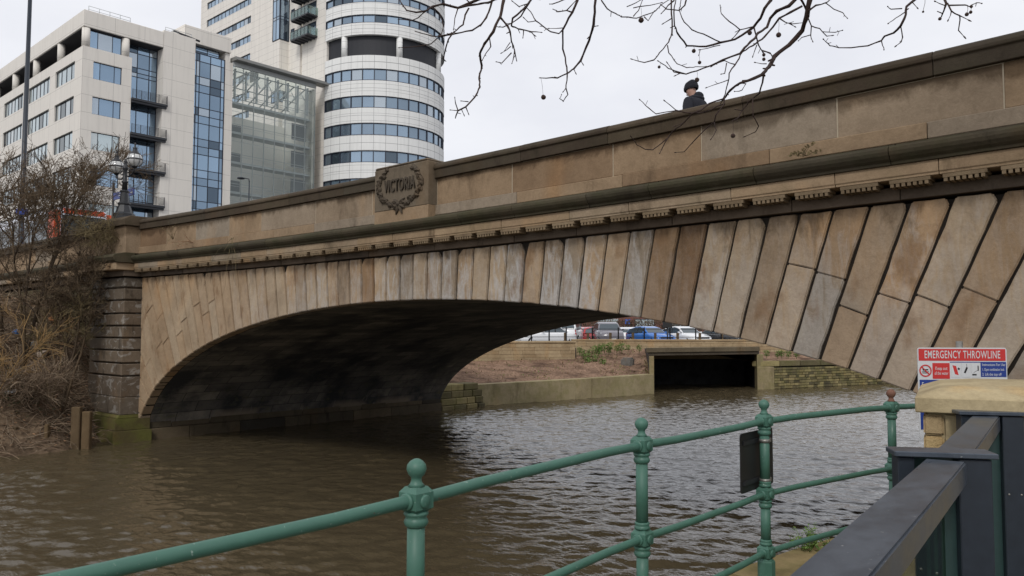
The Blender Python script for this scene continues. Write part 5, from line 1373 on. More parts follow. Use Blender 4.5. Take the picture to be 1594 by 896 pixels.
def carpaint(nm, c): return simple(nm, c, .22, nz=.04, coat=.6)
M_cglass = pane('car_glass', (.11,.13,.14), .8, 1.3, .05); M_tyre = simple('tyre_rubber', (.012,.012,.013), .85); M_alloy = simple('alloy_rim', (.42,.43,.45), .35, metal=.7)
M_lens = simple('clear_lamp_lens', (.65,.68,.7), .12); M_tail = simple('red_tail_lens', (.40,.015,.015), .2); M_plate = simple('plain_number_plate', (.70,.70,.66), .5); M_trim = simple('black_car_trim', (.015,.015,.016), .6)
def car(name, loc, rz, L, Wd, H, kind, paintm, label, group=None):
    """Body lofted from stations along x (front = +x), local coordinates."""
    root = thing(name, loc, label, 'car' if kind != 'van' else 'van', group, rz)
    h = L/2; hw = Wd/2
    if kind == 'hatch':   belt, hood = .62*H, [(h,.36),(h*.97,.47),(h*.62,.60),(h*.40,.635)]; roof = [(h*.40,.64),(h*.10,.93),(-h*.12,.995),(-h*.45,.97),(-h*.80,.86),(-h*.93,.64)]; tail = [(-h*.93,.64),(-h*.98,.60),(-h,.40)]
    elif kind == 'suv':   belt, hood = .60*H, [(h,.40),(h*.97,.54),(h*.60,.62),(h*.42,.64)]; roof = [(h*.42,.64),(h*.18,.94),(-h*.05,1.0),(-h*.55,.985),(-h*.86,.92),(-h*.97,.64)]; tail = [(-h*.97,.64),(-h*.99,.60),(-h,.38)]
    elif kind == 'van':   belt, hood = .55*H, [(h,.32),(h*.97,.44),(h*.72,.52),(h*.62,.55)]; roof = [(h*.62,.55),(h*.36,.93),(h*.2,.985),(-h*.5,1.0),(-h*.95,.98),(-h*.99,.60)]; tail = [(-h*.99,.60),(-h*.995,.5),(-h,.3)]
    else:                 belt, hood = .63*H, [(h,.38),(h*.97,.49),(h*.58,.60),(h*.36,.635)]; roof = [(h*.36,.64),(h*.08,.94),(-h*.15,1.0),(-h*.40,.96),(-h*.66,.70)]; tail = [(-h*.66,.70),(-h*.95,.64),(-h,.42)]
    prof = hood+roof[1:-1]+tail
    # lower body: stations with rounded plan; upper greenhouse tapers inwards
    m = MB(); zs = .16*H if kind != 'van' else .14*H
    low = []
    for x, zf in hood+[(roof[2][0], .64)]+[roof[-1]]+tail[1:]:
        f = abs(x)/h; w = hw*(1-.16*max(0, (f-.72)/.28)**2); zt = min(zf, .645)*H
        low.append([(x,-w*.96,zs),(x,-w,zs+.12*H),(x,-w,zt-.10*H),(x,-w*.93,zt),(x,w*.93,zt),(x,w,zt-.10*H),(x,w,zs+.12*H),(x,w*.96,zs)])
    vs = [p for s__ in low for p in s__]; k = len(low)
    m.add(vs, [tuple(range(8)), tuple(reversed(range((k-1)*8, k*8)))]+[(i*8+j, i*8+8+j, i*8+8+(j+1)%8, i*8+(j+1)%8) for i in range(k-1) for j in range(8)], smooth=False)
    up_ = []
    for x, zf in roof:
        t_ = (zf-.64)/.36; w = hw*(.93-.20*max(0,t_)); up_.append([(x,-hw*.93,.635*H),(x,-w,max(.637,zf-.02)*H),(x,-w*.86,max(.638,zf)*H),(x,w*.86,max(.638,zf)*H),(x,w,max(.637,zf-.02)*H),(x,hw*.93,.635*H)])
    vs = [p for s__ in up_ for p in s__]; k = len(up_)
    m.add(vs, [tuple(range(6)), tuple(reversed(range((k-1)*6, k*6)))]+[(i*6+j, i*6+6+j, i*6+6+(j+1)%6, i*6+(j+1)%6) for i in range(k-1) for j in range(6)])
    body = m.build('body', paintm, root, bevel=.035, segs=3, local=True)
    for pl in body.data.polygons: pl.use_smooth = True
    # glass: windscreen, side, rear as slightly proud sheets following the greenhouse
    def gx(x0, z0, x1, z1, n=0): pass
    (xa, za), (xb, zb) = roof[0], roof[1]
    wa_, wb_ = hw*.93, hw*(.93-.20*(zb-.64)/.36)
    def lerp(a, b, t_): return a+(b-a)*t_
    nrm = V((zb*H-za*H, 0, xa-xb)).normalized()*.012
    qd = []
    for t_, e in ((.06,.90),(.90,.86)):
        x, z, w = lerp(xa,xb,t_), lerp(za,zb,t_)*H, lerp(wa_,wb_,t_)*e; qd.append([(x,-w,z),(x,w,z)])
    m = MB(); m.add([V(p)+nrm for p in (qd[0][0],qd[0][1],qd[1][1],qd[1][0])]+[V(p)-nrm for p in (qd[0][0],qd[0][1],qd[1][1],qd[1][0])], [(0,1,2,3),(7,6,5,4),(0,4,5,1),(1,5,6,2),(2,6,7,3),(3,7,4,0)], r=.6)
    m.build('windscreen', M_cglass, root, local=True)
    for sy in (-1, 1):
        m = MB(); pts = []
        rr = roof if kind != 'van' else [r_ for r_ in roof if r_[0] > h*.1]+[(h*.1,.64)]
        x_lo0, x_lo1 = lerp(roof[0][0], roof[1][0], .22), lerp(roof[-1][0], roof[-2][0], .3) if kind != 'van' else h*.12
        topz = lambda x: None
        ups = [(x, z) for x, z in (rr[1:-1] if kind != 'van' else rr[1:3]+[(h*.12,.985)])]
        poly = [(x_lo0-.05, .655)]+[(x*.97 if abs(x) > .3 else x, z-.045) for x, z in ups]+[(x_lo1, .655)]
        def wy(z): return hw*(.93-.20*max(0,(z-.64)/.36))
        f_ = [V((x, sy*(wy(z)+.006), z*H)) for x, z in poly]; b_ = [V((x, sy*(wy(z)-.02), z*H)) for x, z in poly]; n_ = len(poly)
        m.add(f_+b_, [tuple(range(n_)) if sy > 0 else tuple(reversed(range(n_)))]+[(i, n_+i, n_+(i+1)%n_, (i+1)%n_) for i in range(n_)], r=.3)
        sw = m.build('side_window', M_cglass, root, local=True)
        m = MB()
        for xp in ((roof[2][0]*.5+roof[3][0]*.5)+.15,): m.add([(xp-.05, sy*(wy(.655)+.010), .655*H), (xp+.05, sy*(wy(.655)+.010), .655*H), (xp+.03, sy*(wy(.94)+.010), .94*H), (xp-.05, sy*(wy(.94)+.010), .94*H)], [(0,1,2,3)])
        m.build('door_pillar', M_trim, sw, local=True)
        m = MB(); m.obox((roof[0][0]-.25, sy*(hw+.07), .68*H), (.06,0,0), (0,.09,0), (0,0,.06)); m.build('mirror', paintm, root, local=True, bevel=.02)
        m = MB(); m.obox((h*.93, sy*hw*.66, hood[1][1]*H-.05), (.08,-sy*.05,0), (0,.17,0), (0,0,.06)); m.build('headlight', M_lens, root, local=True, bevel=.02)
        m = MB(); m.obox((-h*.965, sy*hw*.76, .56*H), (.05,0,0), (0,.11,0), (0,0,.10)); m.build('tail_light', M_tail, root, local=True, bevel=.015)
        for xw in (h*.62, -h*.60):
            rw = .215*H if kind != 'suv' else .205*H
            m = MB(); m.lathe((xw, sy*(hw-.18), rw), [(rw*.62,-.10),(rw*.95,-.10),(rw,-.06),(rw,.13),(rw*.95,.17),(rw*.62,.17)] if sy > 0 else [(rw*.62,-.17),(rw*.95,-.17),(rw,-.13),(rw,.06),(rw*.95,.10),(rw*.62,.10)], 22, axis=(0,1,0)); w_ = m.build('wheel', M_tyre, root, local=True)
            m = MB(); m.lathe((xw, sy*(hw-.02), rw), [(rw*.62,-.02),(rw*.6,.012),(rw*.15,.02)] if sy > 0 else [(rw*.15,-.02),(rw*.6,-.012),(rw*.62,.02)], 18, axis=(0,1,0)); m.build('rim', M_alloy, w_, local=True)
    m = MB(); m.obox((h*.985, 0, .36*H), (.03,0,0), (0,hw*.62,0), (0,0,.10)); m.obox((h*.985, 0, .20*H), (.035,0,0), (0,hw*.8,0), (0,0,.06)); m.build('grille', M_trim, root, local=True, bevel=.015)
    m = MB(); m.obox((h*1.0+.02, 0, .27*H), (.008,0,0), (0,.26,0), (0,0,.055)); m.build('number_plate', M_plate, root, local=True)
    m = MB(); m.obox((-h*1.0-.005, 0, .42*H), (.008,0,0), (0,.26,0), (0,0,.055)); m.build('rear_plate', M_plate, root, local=True)
    (xa, za), (xb, zb) = roof[-1], roof[-2]; 
    m = MB(); nrm = V((-(zb-za)*H, 0, (xb-xa)*1.0)); nrm = V((-abs(nrm.x), 0, abs(nrm.z))).normalized()*.012; q4 = []
    for t_, e in ((.15,.86),(.88,.82)):
        x, z, w = lerp(xa,xb,t_), lerp(za,zb,t_)*H, hw*(.93-.2*(lerp(za,zb,t_)-.64)/.36)*e; q4.append([(x,-w,z),(x,w,z)])
    m.add([V(p)+nrm for p in (q4[0][0],q4[1][0],q4[1][1],q4[0][1])]+[V(p)-nrm for p in (q4[0][0],q4[1][0],q4[1][1],q4[0][1])], [(0,1,2,3),(7,6,5,4),(0,4,5,1),(1,5,6,2),(2,6,7,3),(3,7,4,0)], r=.4); m.build('rear_window', M_cglass, root, local=True)
    return root
MC_w = carpaint('white_car_paint', (.74,.75,.76)); MC_g = carpaint('grey_car_paint', (.16,.15,.17)); MC_b = carpaint('blue_car_paint', (.035,.16,.50)); MC_k = carpaint('black_car_paint', (.018,.019,.022)); MC_r = carpaint('red_car_paint', (.42,.02,.02)); MC_s = carpaint('silver_car_paint', (.38,.40,.41))
def cpos(px, D): 
    p = atD(px, 520, D); p.z = 2.304; return p
camdir = math.atan2(-_fw.y, -_fw.x)              # heading of a car that faces the camera
def face(px, D, turn): 
    p = cpos(px, D); return math.atan2(CAM.y-p.y, CAM.x-p.x)+R(turn)
GRP = 'cars parked beyond the bridge'
car('parked_car', cpos(1012,58), face(1012,58,34), 4.3, 1.80, 1.44, 'hatch', MC_b, 'bright blue hatchback parked between the grey and the white car behind the fence', GRP)
car('parked_car', cpos(946,58), face(946,58,9), 4.5, 1.88, 1.74, 'suv', MC_g, 'dark grey tall car facing the river, left of the blue hatchback', GRP)
car('parked_car', cpos(1066,58), face(1066,58,36), 4.4, 1.80, 1.44, 'hatch', MC_w, 'white hatchback parked right of the blue hatchback', GRP)
car('parked_car', cpos(1127,58), face(1127,58,44), 4.5, 1.82, 1.42, 'saloon', MC_k, 'black saloon parked right of the white hatchback under the arch edge', GRP)
car('parked_car', cpos(915,63), face(915,63,150), 4.0, 1.72, 1.42, 'hatch', MC_r, 'red hatchback seen from behind, left of the dark grey tall car', GRP)
car('parked_van', cpos(886,60), face(886,60,172), 4.7, 1.85, 1.85, 'suv', MC_w, 'white tall estate seen from behind next to the red car', GRP)
car('parked_car', cpos(847,57), face(847,57,-62), 4.6, 1.82, 1.48, 'saloon', MC_w, 'white car parked side on at the edge of the vault', GRP)
car('parked_car', cpos(979,67), face(979,67,160), 4.2, 1.78, 1.44, 'hatch', MC_w, 'white car further back, glimpsed between the grey and the blue cars', GRP)
car('parked_car', cpos(925,68), face(925,68,20), 4.4, 1.80, 1.46, 'hatch', MC_s, 'silver car in the second row, half hidden behind the dark grey car', GRP)
q = cpos(1039, 54); pm_ = thing('parking_meter', tuple(q), 'dark box headed pay machine on a post behind the white hatchback', 'pay machine')
m = MB(); m.lathe(q, [(.05,0),(.05,1.35)], 10); m.build('pole', M_iron, pm_)
m = MB(); m.obox(q+V((0,0,1.6)), _r*.30, _fw*.18, V((0,0,.30))); m.build('housing', M_black, pm_, bevel=.03)
q = atD(977, 500.5, 95); bs_ = thing('bin', (q.x,q.y,2.3), 'small bright blue sign on a post far across the car park', 'sign'); bs_.name = 'post_sign'
m = MB(); m.lathe((q.x,q.y,2.3), [(.06,0),(.06,q.z-2.3)], 8); m.build('pole', M_iron, bs_)
m = MB(); m.obox(q, _r*.32, _fw*.03, V((0,0,.30))); m.build('board', simple('bright_blue_board', (.03,.13,.62), .4), bs_)
# ------------------------------------------------------------------ plane tree whose lower boughs hang over the view
CH = [  # (distance, start width px, end width px, points in photograph pixels)
 (7.2,4.2,1.6,[(742,0),(713,12),(690,6),(673,10),(662,17),(648,19),(633,16),(625,5),(622,-2)]),
 (7.2,3,3,[(713,12),(738,7),(760,4),(771,-1)]),
 (7.1,3.4,1.4,[(766,0),(762,15),(757,27),(749,38),(735,47),(709,52),(690,56),(673,56),(648,49)]),
 (7.2,2.6,1.6,[(730,12),(724,23),(721,38),(705,51),(698,61),(694,74),(690,91),(694,95)]),
 (7.1,1.8,1.2,[(705,51),(684,56),(671,68),(648,72),(622,74)]),
 (7.2,2,1.2,[(713,12),(708,28),(706,45)]),(7.2,1.8,1.2,[(673,10),(684,20),(690,40),(686,56)]),
 (7.2,1.8,1.2,[(662,17),(650,28),(640,32),(622,30)]),(7.2,2.2,1.2,[(736,8),(728,1),(720,-8)]),
 (7.0,4.6,1.8,[(784,0),(779,25),(772,38),(768,49),(754,68),(747,83),(750,102),(746,120),(747,135),(739,151),(725,166),(713,172),(709,183)]),
 (7.0,1.8,1.2,[(725,166),(729,176)]),(7.0,1.8,1.2,[(729,158),(719,157)]),(7.0,1.6,1,[(713,172),(702,171)]),(7.0,1.6,1,[(713,172),(709,160),(708,152)]),(7.0,1.5,1,[(718,169),(722,178)]),
 (7.0,1.8,1.3,[(762,59),(764,72),(755,85),(751,93)]),
 (7.0,3.2,1.6,[(779,27),(790,40),(794,49),(796,64),(801,78),(804,93)]),(7.0,1.6,1.2,[(795,72),(781,82)]),(7.0,1.8,1.2,[(796,82),(781,98),(773,96)]),(7.0,1.5,1,[(801,78),(799,92),(797,98)]),(7.0,1.4,1,[(794,66),(786,78)]),
 (6.9,3.4,1.6,[(826,0),(818,11),(798,28),(796,40),(809,45),(826,49),(834,56)]),(6.9,1.6,1.2,[(826,49),(842,50)]),(6.9,1.8,1.2,[(815,47),(814,58)]),
 (6.9,2.2,1.2,[(824,4),(811,25),(796,36),(783,42),(773,41)]),(6.9,1.8,1.2,[(820,6),(808,10),(798,2)]),(6.9,1.8,1.2,[(833,-2),(840,-1)]),
 (6.8,3.6,1.4,[(899,0),(891,19),(876,46),(876,76),(880,89),(883,114),(881,137),(884,147),(877,157)]),(6.8,1.4,1,[(877,157),(871,153),(874,147)]),(6.8,1.4,1,[(881,137),(877,142)]),
 (6.8,2.2,1.4,[(876,46),(870,52),(857,49),(834,32),(826,18),(818,10)]),(6.8,1.5,1,[(834,32),(822,34),(816,28)]),(6.8,1.4,1,[(878,43),(855,44)]),
 (6.8,2,1.5,[(891,19),(882,16),(868,18),(861,14)]),(6.8,1.8,1.3,[(882,16),(896,1)]),(6.8,1.8,1.3,[(880,-2),(860,6),(856,6)]),
 (6.7,4.2,1.6,[(927,0),(924,38),(917,63),(904,94),(893,107),(883,114),(868,121),(842,121)]),(6.7,1.8,1.2,[(924,41),(930,40)]),(6.7,1.6,1,[(904,94),(907,99)]),(6.7,1.6,1,[(893,107),(896,113)]),
 (6.6,2,1.4,[(936,0),(945,13),(959,21),(967,26),(991,28),(1020,17),(1031,6),(1044,-2)]),
 (6.6,1.7,1.2,[(1003,26),(1009,32),(1018,18)]),(6.6,1.6,1.2,[(986,25),(994,16),(1000,0)]),(6.6,1.6,1.2,[(986,12),(1003,9),(1029,4)]),(6.6,1.6,1.2,[(976,10),(990,4),(1000,-2)]),
 (6.5,2.4,1.2,[(1045,0),(1046,51),(1041,65),(1018,93),(1003,97),(984,92)]),
 (6.5,1.6,1.2,[(1039,70),(1041,82),(1054,99),(1069,105),(1099,103)]),
 (6.4,4.4,1.6,[(1200,0),(1190,13),(1184,28),(1173,42),(1144,61),(1121,66),(1099,72),(1069,71),(1055,52),(1050,40),(1049,19),(1052,0)]),
 (6.4,1.8,1.3,[(1123,66),(1104,57),(1077,46),(1065,34),(1057,15),(1061,-2)]),(6.4,2.2,1.4,[(1068,0),(1066,8),(1057,16),(1038,14),(1030,8)]),
 (6.4,2,1.4,[(1050,0),(1040,8),(1030,20)]),(6.4,1.8,1.2,[(1046,28),(1033,36)]),
 (6.4,1.8,1.2,[(1173,41),(1152,46),(1135,33),(1123,21),(1121,8)]),(6.4,1.8,1.2,[(1152,46),(1139,61)]),(6.4,1.5,1.1,[(1121,70),(1090,77)]),(6.4,1.3,1,[(1090,77),(1088,85)]),
 (6.2,5,1.4,[(1237,0),(1228,9),(1209,17),(1199,28),(1194,42),(1180,51),(1173,61),(1159,74),(1152,83),(1125,93),(1106,102),(1085,110),(1068,115),(1049,112),(1039,98)]),
 (6.2,1.8,1.2,[(1068,115),(1050,110),(1040,106),(1025,95)]),(6.2,1.6,1.1,[(1058,114),(1052,117)]),
 (6.1,3.4,1.4,[(1249,9),(1230,19),(1213,28),(1203,42),(1190,57),(1176,68),(1156,80),(1144,101),(1135,114),(1133,129),(1129,146),(1121,163)]),
 (6.1,1.6,1.1,[(1134,124),(1117,130),(1100,136)]),(6.1,1.6,1.1,[(1144,100),(1128,94),(1108,103)]),(6.1,1.5,1.1,[(1131,98),(1128,114),(1123,115)]),
 (6.2,2.6,1.4,[(1174,44),(1177,55),(1180,68),(1188,82),(1189,86)]),(6.2,1.6,1.1,[(1186,78),(1199,82),(1203,88)]),(6.2,1.5,1.1,[(1178,70),(1172,87)]),
 (6.1,1.8,1.2,[(1213,28),(1222,34),(1233,37),(1250,35)]),(6.1,1.5,1.1,[(1228,36),(1237,41)]),
 (5.9,8.5,3,[(1262,-6),(1256,25),(1249,47),(1228,70),(1205,88),(1197,104),(1186,116),(1165,125),(1152,129),(1137,140),(1125,156)]),
 (5.9,3.6,3,[(1244,-6),(1250,4),(1255,16)]),
 (5.85,2.6,1.2,[(1125,154),(1104,161),(1091,171),(1078,176),(1065,190),(1047,205),(1040,214),(1016,233),(1004,232),(991,225),(982,212)]),
 (5.85,1.8,1.1,[(1078,176),(1052,171),(1035,157)]),(5.85,2,1.1,[(1125,162),(1097,174),(1078,176),(1052,172),(1021,177),(1010,168),(996,155)]),
 (5.85,2.2,1.1,[(1128,150),(1127,163),(1114,179),(1112,189),(1084,215),(1065,236),(1052,237)]),(5.85,1.6,1.1,[(1112,189),(1115,202),(1107,216)]),
 (5.85,1.5,1,[(1041,212),(1030,232),(1027,238)]),(5.85,1.4,1,[(1066,190),(1051,196)]),
 (5.8,3,1.3,[(1189,114),(1187,128),(1182,145),(1168,156),(1156,171),(1150,182),(1140,188)]),(5.8,1.8,1.1,[(1172,152),(1172,179),(1181,196),(1176,205),(1160,212)]),(5.8,1.4,1,[(1155,172),(1145,170)]),
 (5.9,1.8,1.1,[(1197,104),(1203,92),(1200,84),(1190,80)]),(5.9,1.6,1.1,[(1193,99),(1186,99),(1176,97)]),(5.9,1.7,1.1,[(1152,129),(1161,130),(1155,140),(1144,142)]),
 (5.9,3.2,1.3,[(1259,16),(1270,8),(1285,4),(1295,-2)]),(5.9,1.6,1.1,[(1285,4),(1298,14),(1311,19),(1319,28)]),
 (5.9,2,1.2,[(1258,28),(1263,40),(1262,55),(1265,64)]),(5.9,1.7,1.1,[(1263,40),(1276,44),(1280,49),(1300,50),(1311,47)]),(5.9,1.5,1.1,[(1280,49),(1287,56),(1295,55)]),(5.9,1.5,1,[(1262,54),(1248,58),(1243,63)]),
 (5.3,4,1.2,[(1423,0),(1411,10),(1408,28),(1402,40),(1391,51),(1377,56),(1372,63),(1351,71),(1325,74),(1306,74),(1292,71),(1282,61)]),
 (5.3,1.7,1.1,[(1404,13),(1387,14),(1382,10)]),(5.3,1.7,1.1,[(1408,19),(1394,28),(1383,36)]),(5.3,1.8,1.1,[(1402,40),(1405,58),(1403,65),(1395,71)]),(5.3,1.7,1.1,[(1372,63),(1374,71),(1376,77)]),(5.3,1.5,1,[(1420,3),(1428,12)]),
 (4.9,4,1.8,[(1470,-2),(1473,5),(1469,17),(1464,28)]),(4.9,2.4,1.2,[(1475,5),(1481,17),(1494,24),(1492,47),(1501,57)]),(4.9,2,1.2,[(1477,8),(1502,7.5),(1509,10),(1520,4),(1528,5)]),(4.9,1.6,1,[(1494,24),(1508,31)]),(4.9,1.6,1,[(1481,17),(1476,31)]),(4.9,1.6,1,[(1470,8),(1456,2)]),
]
tips = []
tr_base = V((15.6, -6.2, 1.62))
tree = thing('plane_tree', tr_base, 'bare plane tree whose twigs and seed balls hang across the sky above the parapet', 'tree')
rs = random.Random(31)
hub = atD(1730, -560, 6.2); hub2 = atD(1300, -330, 6.6)
trunk = MB()
tp_ = [tr_base, tr_base+V((-.1,.1,2.2)), tr_base+V((-.5,.5,4.4)), V((14.2,-4.9,7.6)), hub]
tp_ = chaikin(tp_, 3); trunk.tube(tp_, [.30-.20*i/(len(tp_)-1) for i in range(len(tp_))], 12); 
trunk.build('trunk', M_bark, tree)
lim = MB()
def wob(pts, amp, n=2):
    for _ in range(n):
        q = [pts[0]]
        for a, b in zip(pts[:-1], pts[1:]): q += [(a+b)/2+V((rs.uniform(-1,1), rs.uniform(-1,1), rs.uniform(-1,1)))*amp*(b-a).length, b]
        pts = q
    return pts
def limb(a, b, r0, r1, sag=.25):
    m_ = (a+b)/2+V((0,0,sag)); pts = chaikin([a, a.lerp(m_,.6), m_, b.lerp(m_,.4), b], 2); pts = wob(pts, .05, 1)
    lim.tube(pts, [r0+(r1-r0)*i/(len(pts)-1) for i in range(len(pts))], 8)
limb(hub, hub2, .10, .06, .2)
limb(hub2, atD(900, -300, 7.2), .055, .03, .2)
hubs = [hub, hub2, atD(900, -300, 7.2), atD(1080, -260, 6.7), atD(1480, -280, 5.3)]
limb(hub2, hubs[3], .04, .025, .05); limb(hub, hubs[4], .05, .03, .05)
tw = MB()
ptsall = []
for (D, w0, w1, pts) in CH:
    P3 = []
    for i, (x, y) in enumerate(pts): P3.append(atD(x, y, D+.25*math.sin(i*.9+x*.02)*min(1, i*.3)))
    n_ = len(P3); r0, r1 = w0*D/FPX/2, w1*D/FPX/2
    radii = [r0+(r1-r0)*i/(n_-1) for i in range(n_)]
    # subdivide with slight knobbly bends
    Q = []; RR = []
    for i in range(n_-1):
        a, b = P3[i], P3[i+1]; Q.append(a); RR.append(radii[i]*rs.uniform(.95,1.25))
        k = max(1, int((b-a).length/.05))
        for j in range(1, k): 
            Q.append(a.lerp(b, j/k)+V((rs.uniform(-1,1), rs.uniform(-1,1), rs.uniform(-1,1)))*.0035); RR.append((radii[i]+(radii[i+1]-radii[i])*j/k)*rs.uniform(.9,1.1))
    Q.append(P3[-1]); RR.append(radii[-1]*.8)
    tw.tube(Q, RR, 6, r=rs.random())
    ptsall.append(Q)
    # buds and short spurs
    for i in range(2, len(Q)-1):
        if rs.random() < .30:
            d = (Q[i]-Q[i-1]).normalized(); s_ = V((rs.uniform(-1,1), rs.uniform(-1,1), rs.uniform(-1,1))); s_ = (s_-d*s_.dot(d)).normalized()
            L = rs.choice([.012,.018,.03,.045]); tw.tube([Q[i], Q[i]+(s_+d*.7).normalized()*L], [RR[i]*.7, RR[i]*.35+.0009], 4)
    for e in (Q[-1],): 
        d = (Q[-1]-Q[-2]).normalized(); tw.tube([e-d*.008, e+d*.003, e+d*.012, e+d*.02], [.0028,.0048,.004,.001], 5)
    if pts[0][1] <= 4 or pts[-1][1] <= 4:      # carry on above the frame to the limbs
        a = P3[0] if pts[0][1] <= 4 else P3[-1]; b_ = P3[1] if pts[0][1] <= 4 else P3[-2]; ra_ = r0 if pts[0][1] <= 4 else r1
        h_ = min(hubs, key=lambda h: (h-a).length); up = (a-b_).normalized()*.25
        if w0 > 2: 
            pp = wob(chaikin([a, a+up, a.lerp(h_,.6)+V((0,0,.05)), h_], 2), .05, 1); lim.tube(pp, [ra_+(max(ra_, .014)-ra_)*i/(len(pp)-1) for i in range(len(pp))], 6)
# upper crown out of the frame, enough for the tree to be whole
def grow(mb, p, d, L, r, lev, spread=.55, n=6, kids=(2,4), curl=.18, seg=4, up=.0, minr=.0022):
    pts = [p]; q = p; dd = d
    for i in range(seg):
        dd = (dd+V((rs.uniform(-1,1), rs.uniform(-1,1), rs.uniform(-1,1)))*curl+V((0,0,up))).normalized(); q = q+dd*(L/seg); pts.append(q)
    mb.tube(pts, [max(minr, r*(1-.5*i/seg)) for i in range(seg+1)], n if lev > 1 else max(3, n-2), r=rs.random(), cap=False)
    if lev > 0:
        for k in range(rs.randint(*kids)):
            f = rs.uniform(.35, 1); i = min(seg-1, int(f*seg)); s_ = pts[i].lerp(pts[i+1], f*seg-i)
            nd = (dd+V((rs.uniform(-1,1), rs.uniform(-1,1), rs.uniform(-1,1)))*spread*1.6).normalized()
            grow(mb, s_, nd, L*rs.uniform(.5,.8), r*.5, lev-1, spread, n, kids, curl, seg, up, minr)
for k in range(7):
    a_ = k*.9; grow(lim, hub+V((0,0,-.3)), V((math.cos(a_)*.7+.35, math.sin(a_)*.7, .9)).normalized(), 2.6, .07, 3, up=.05)
lim.build('limbs', M_bark, tree); tw.build('twigs', M_bark, tree)
for (x, y, rp, D, ax, ay) in ((846,151,3.9,6.7,842,121),(998,31,4.3,6.6,998,12),(1167,51,3.5,6.4,1172,43),(1212,54,4.0,6.1,1212,28),(1080,79,3.2,6.4,1080,72),(1089,97,2.8,6.4,1088,85),(1085,124,3.6,6.2,1085,110),(1189,85,2.7,6.2,1188,80),(1189,92,2.7,6.2,1189,86),(1026,104,2.4,6.2,1028,97),(1141,211,3.6,5.8,1141,190),(1437,18,1.7,5.1,1440,-4),(1463,29,2.6,4.9,1464,26),(1505,22,3.0,4.9,1506,9),(1511,18.6,2.6,4.9,1511,9),(1512,10,2.4,4.9,1512,7)):
    p = atD(x, y, D); r_ = rp*D/FPX
    m = MB(); m.ball(p, r_, 14, 9); o = m.build('seed_ball', M_seed, tree)
    for v in o.data.vertices: v.co = (v.co+tree.location-p)*rs.uniform(.93,1.05)+p-tree.location
    a = atD(ax, ay, D); m = MB(); m.tube([a, a.lerp(p,.4)+V((.004,0,0)), a.lerp(p,.8), p], .0014, 4); m.build('stalk', M_bark, o)

# ------------------------------------------------------------------ bare shrubs and small trees at the left
def bare_tree(name, px, py, D, hgt, label, cat, mt, nst, seed, lean=.35, lev=4, r0=.05, kids=(3,5), spread=.6, z=None, L0=None, up=.06, group=None):
    global rs
    rs = random.Random(seed); b = atD(px, py, D); b.z = bank_z(b.x, b.y)-.1 if z is None else z
    o = thing(name, b, label, cat, group)
    tk = MB(); cr = MB()
    for k in range(nst):
        a_ = rs.random()*6.28; d = V((math.cos(a_)*lean, math.sin(a_)*lean, 1)).normalized(); L = hgt*rs.uniform(.42,.66)
        pts = [b]; q = b; 
        for i in range(6): d = (d+V((rs.uniform(-1,1), rs.uniform(-1,1), 0))*.14).normalized(); q = q+d*(L/6); pts.append(q)
        tk.tube(pts, [r0*(1-.1*i) for i in range(7)], 7, r=rs.random())
        for i in range(4 if hgt > 4 else 2, 7):
            for _ in range(2 if i < 6 else 3):
                a2 = rs.random()*6.28; dd = (d+V((math.cos(a2), math.sin(a2), rs.uniform(-.2,.8)))*.8).normalized()
                grow(cr, pts[i], dd, (L0 or hgt*.30)*rs.uniform(.7,1.2), r0*.42, lev-1, spread, 5, kids, .2, 4, up, .0056)
    tk.build('trunk', mt, o); cr.build('crown', mt, o); return o
bare_tree('bare_tree', 40, 440, 23.5, 9.6, 'dark leafless small tree standing before the office block at the far left', 'tree', M_tw1, 4, 41, .10, 5, .055, (3,5), L0=1.3)
bare_tree('bare_shrub', 104, 445, 23.3, 7.3, 'dark bare thorny shrub in front of the bus, left of the twin lamp', 'shrub', M_tw1, 4, 42, .08, 5, .042, (3,4), L0=.85)
bare_tree('bare_shrub', 85, 440, 23.2, 4.05, 'low olive brown bare bush tangled below the parapet line', 'shrub', M_tw2, 3, 43, .3, 4, .02, (3,4), L0=.6, up=.02)
bare_tree('bare_shrub', -18, 500, 21.0, 3.3, 'ochre bare willow shrub with arching shoots at the left edge', 'shrub', M_tw3, 4, 44, .4, 3, .014, (3,4), .5, L0=.9, up=-.03)
bare_tree('bare_tree', 2, 470, 24.5, 8.0, 'taller dark leafless tree cut by the left edge of the view', 'tree', M_tw1, 1, 45, .03, 4, .11, (3,4), L0=1.5)
bare_tree('bare_shrub', 196, 392, 24.2, 1.1, 'olive bare straggly bush growing on the ledge of the rusticated bridge pier', 'shrub', M_tw2, 6, 46, .9, 3, .012, (3,5), L0=.42, z=5.50, up=-.02)
bare_tree('bare_shrub', 152, 400, 24.0, 1.6, 'olive bare bush sprawling over the ledge left of the pier pedestal', 'shrub', M_tw2, 5, 47, .8, 3, .012, (3,5), L0=.55, z=5.5, up=-.03)
bare_tree('bare_shrub', 45, 520, 22.0, 1.5, 'dense tan thicket of bare stems on the slope below the willow', 'shrub', M_tw4, 7, 48, .9, 3, .012, (3,5), L0=.6, up=-.02)
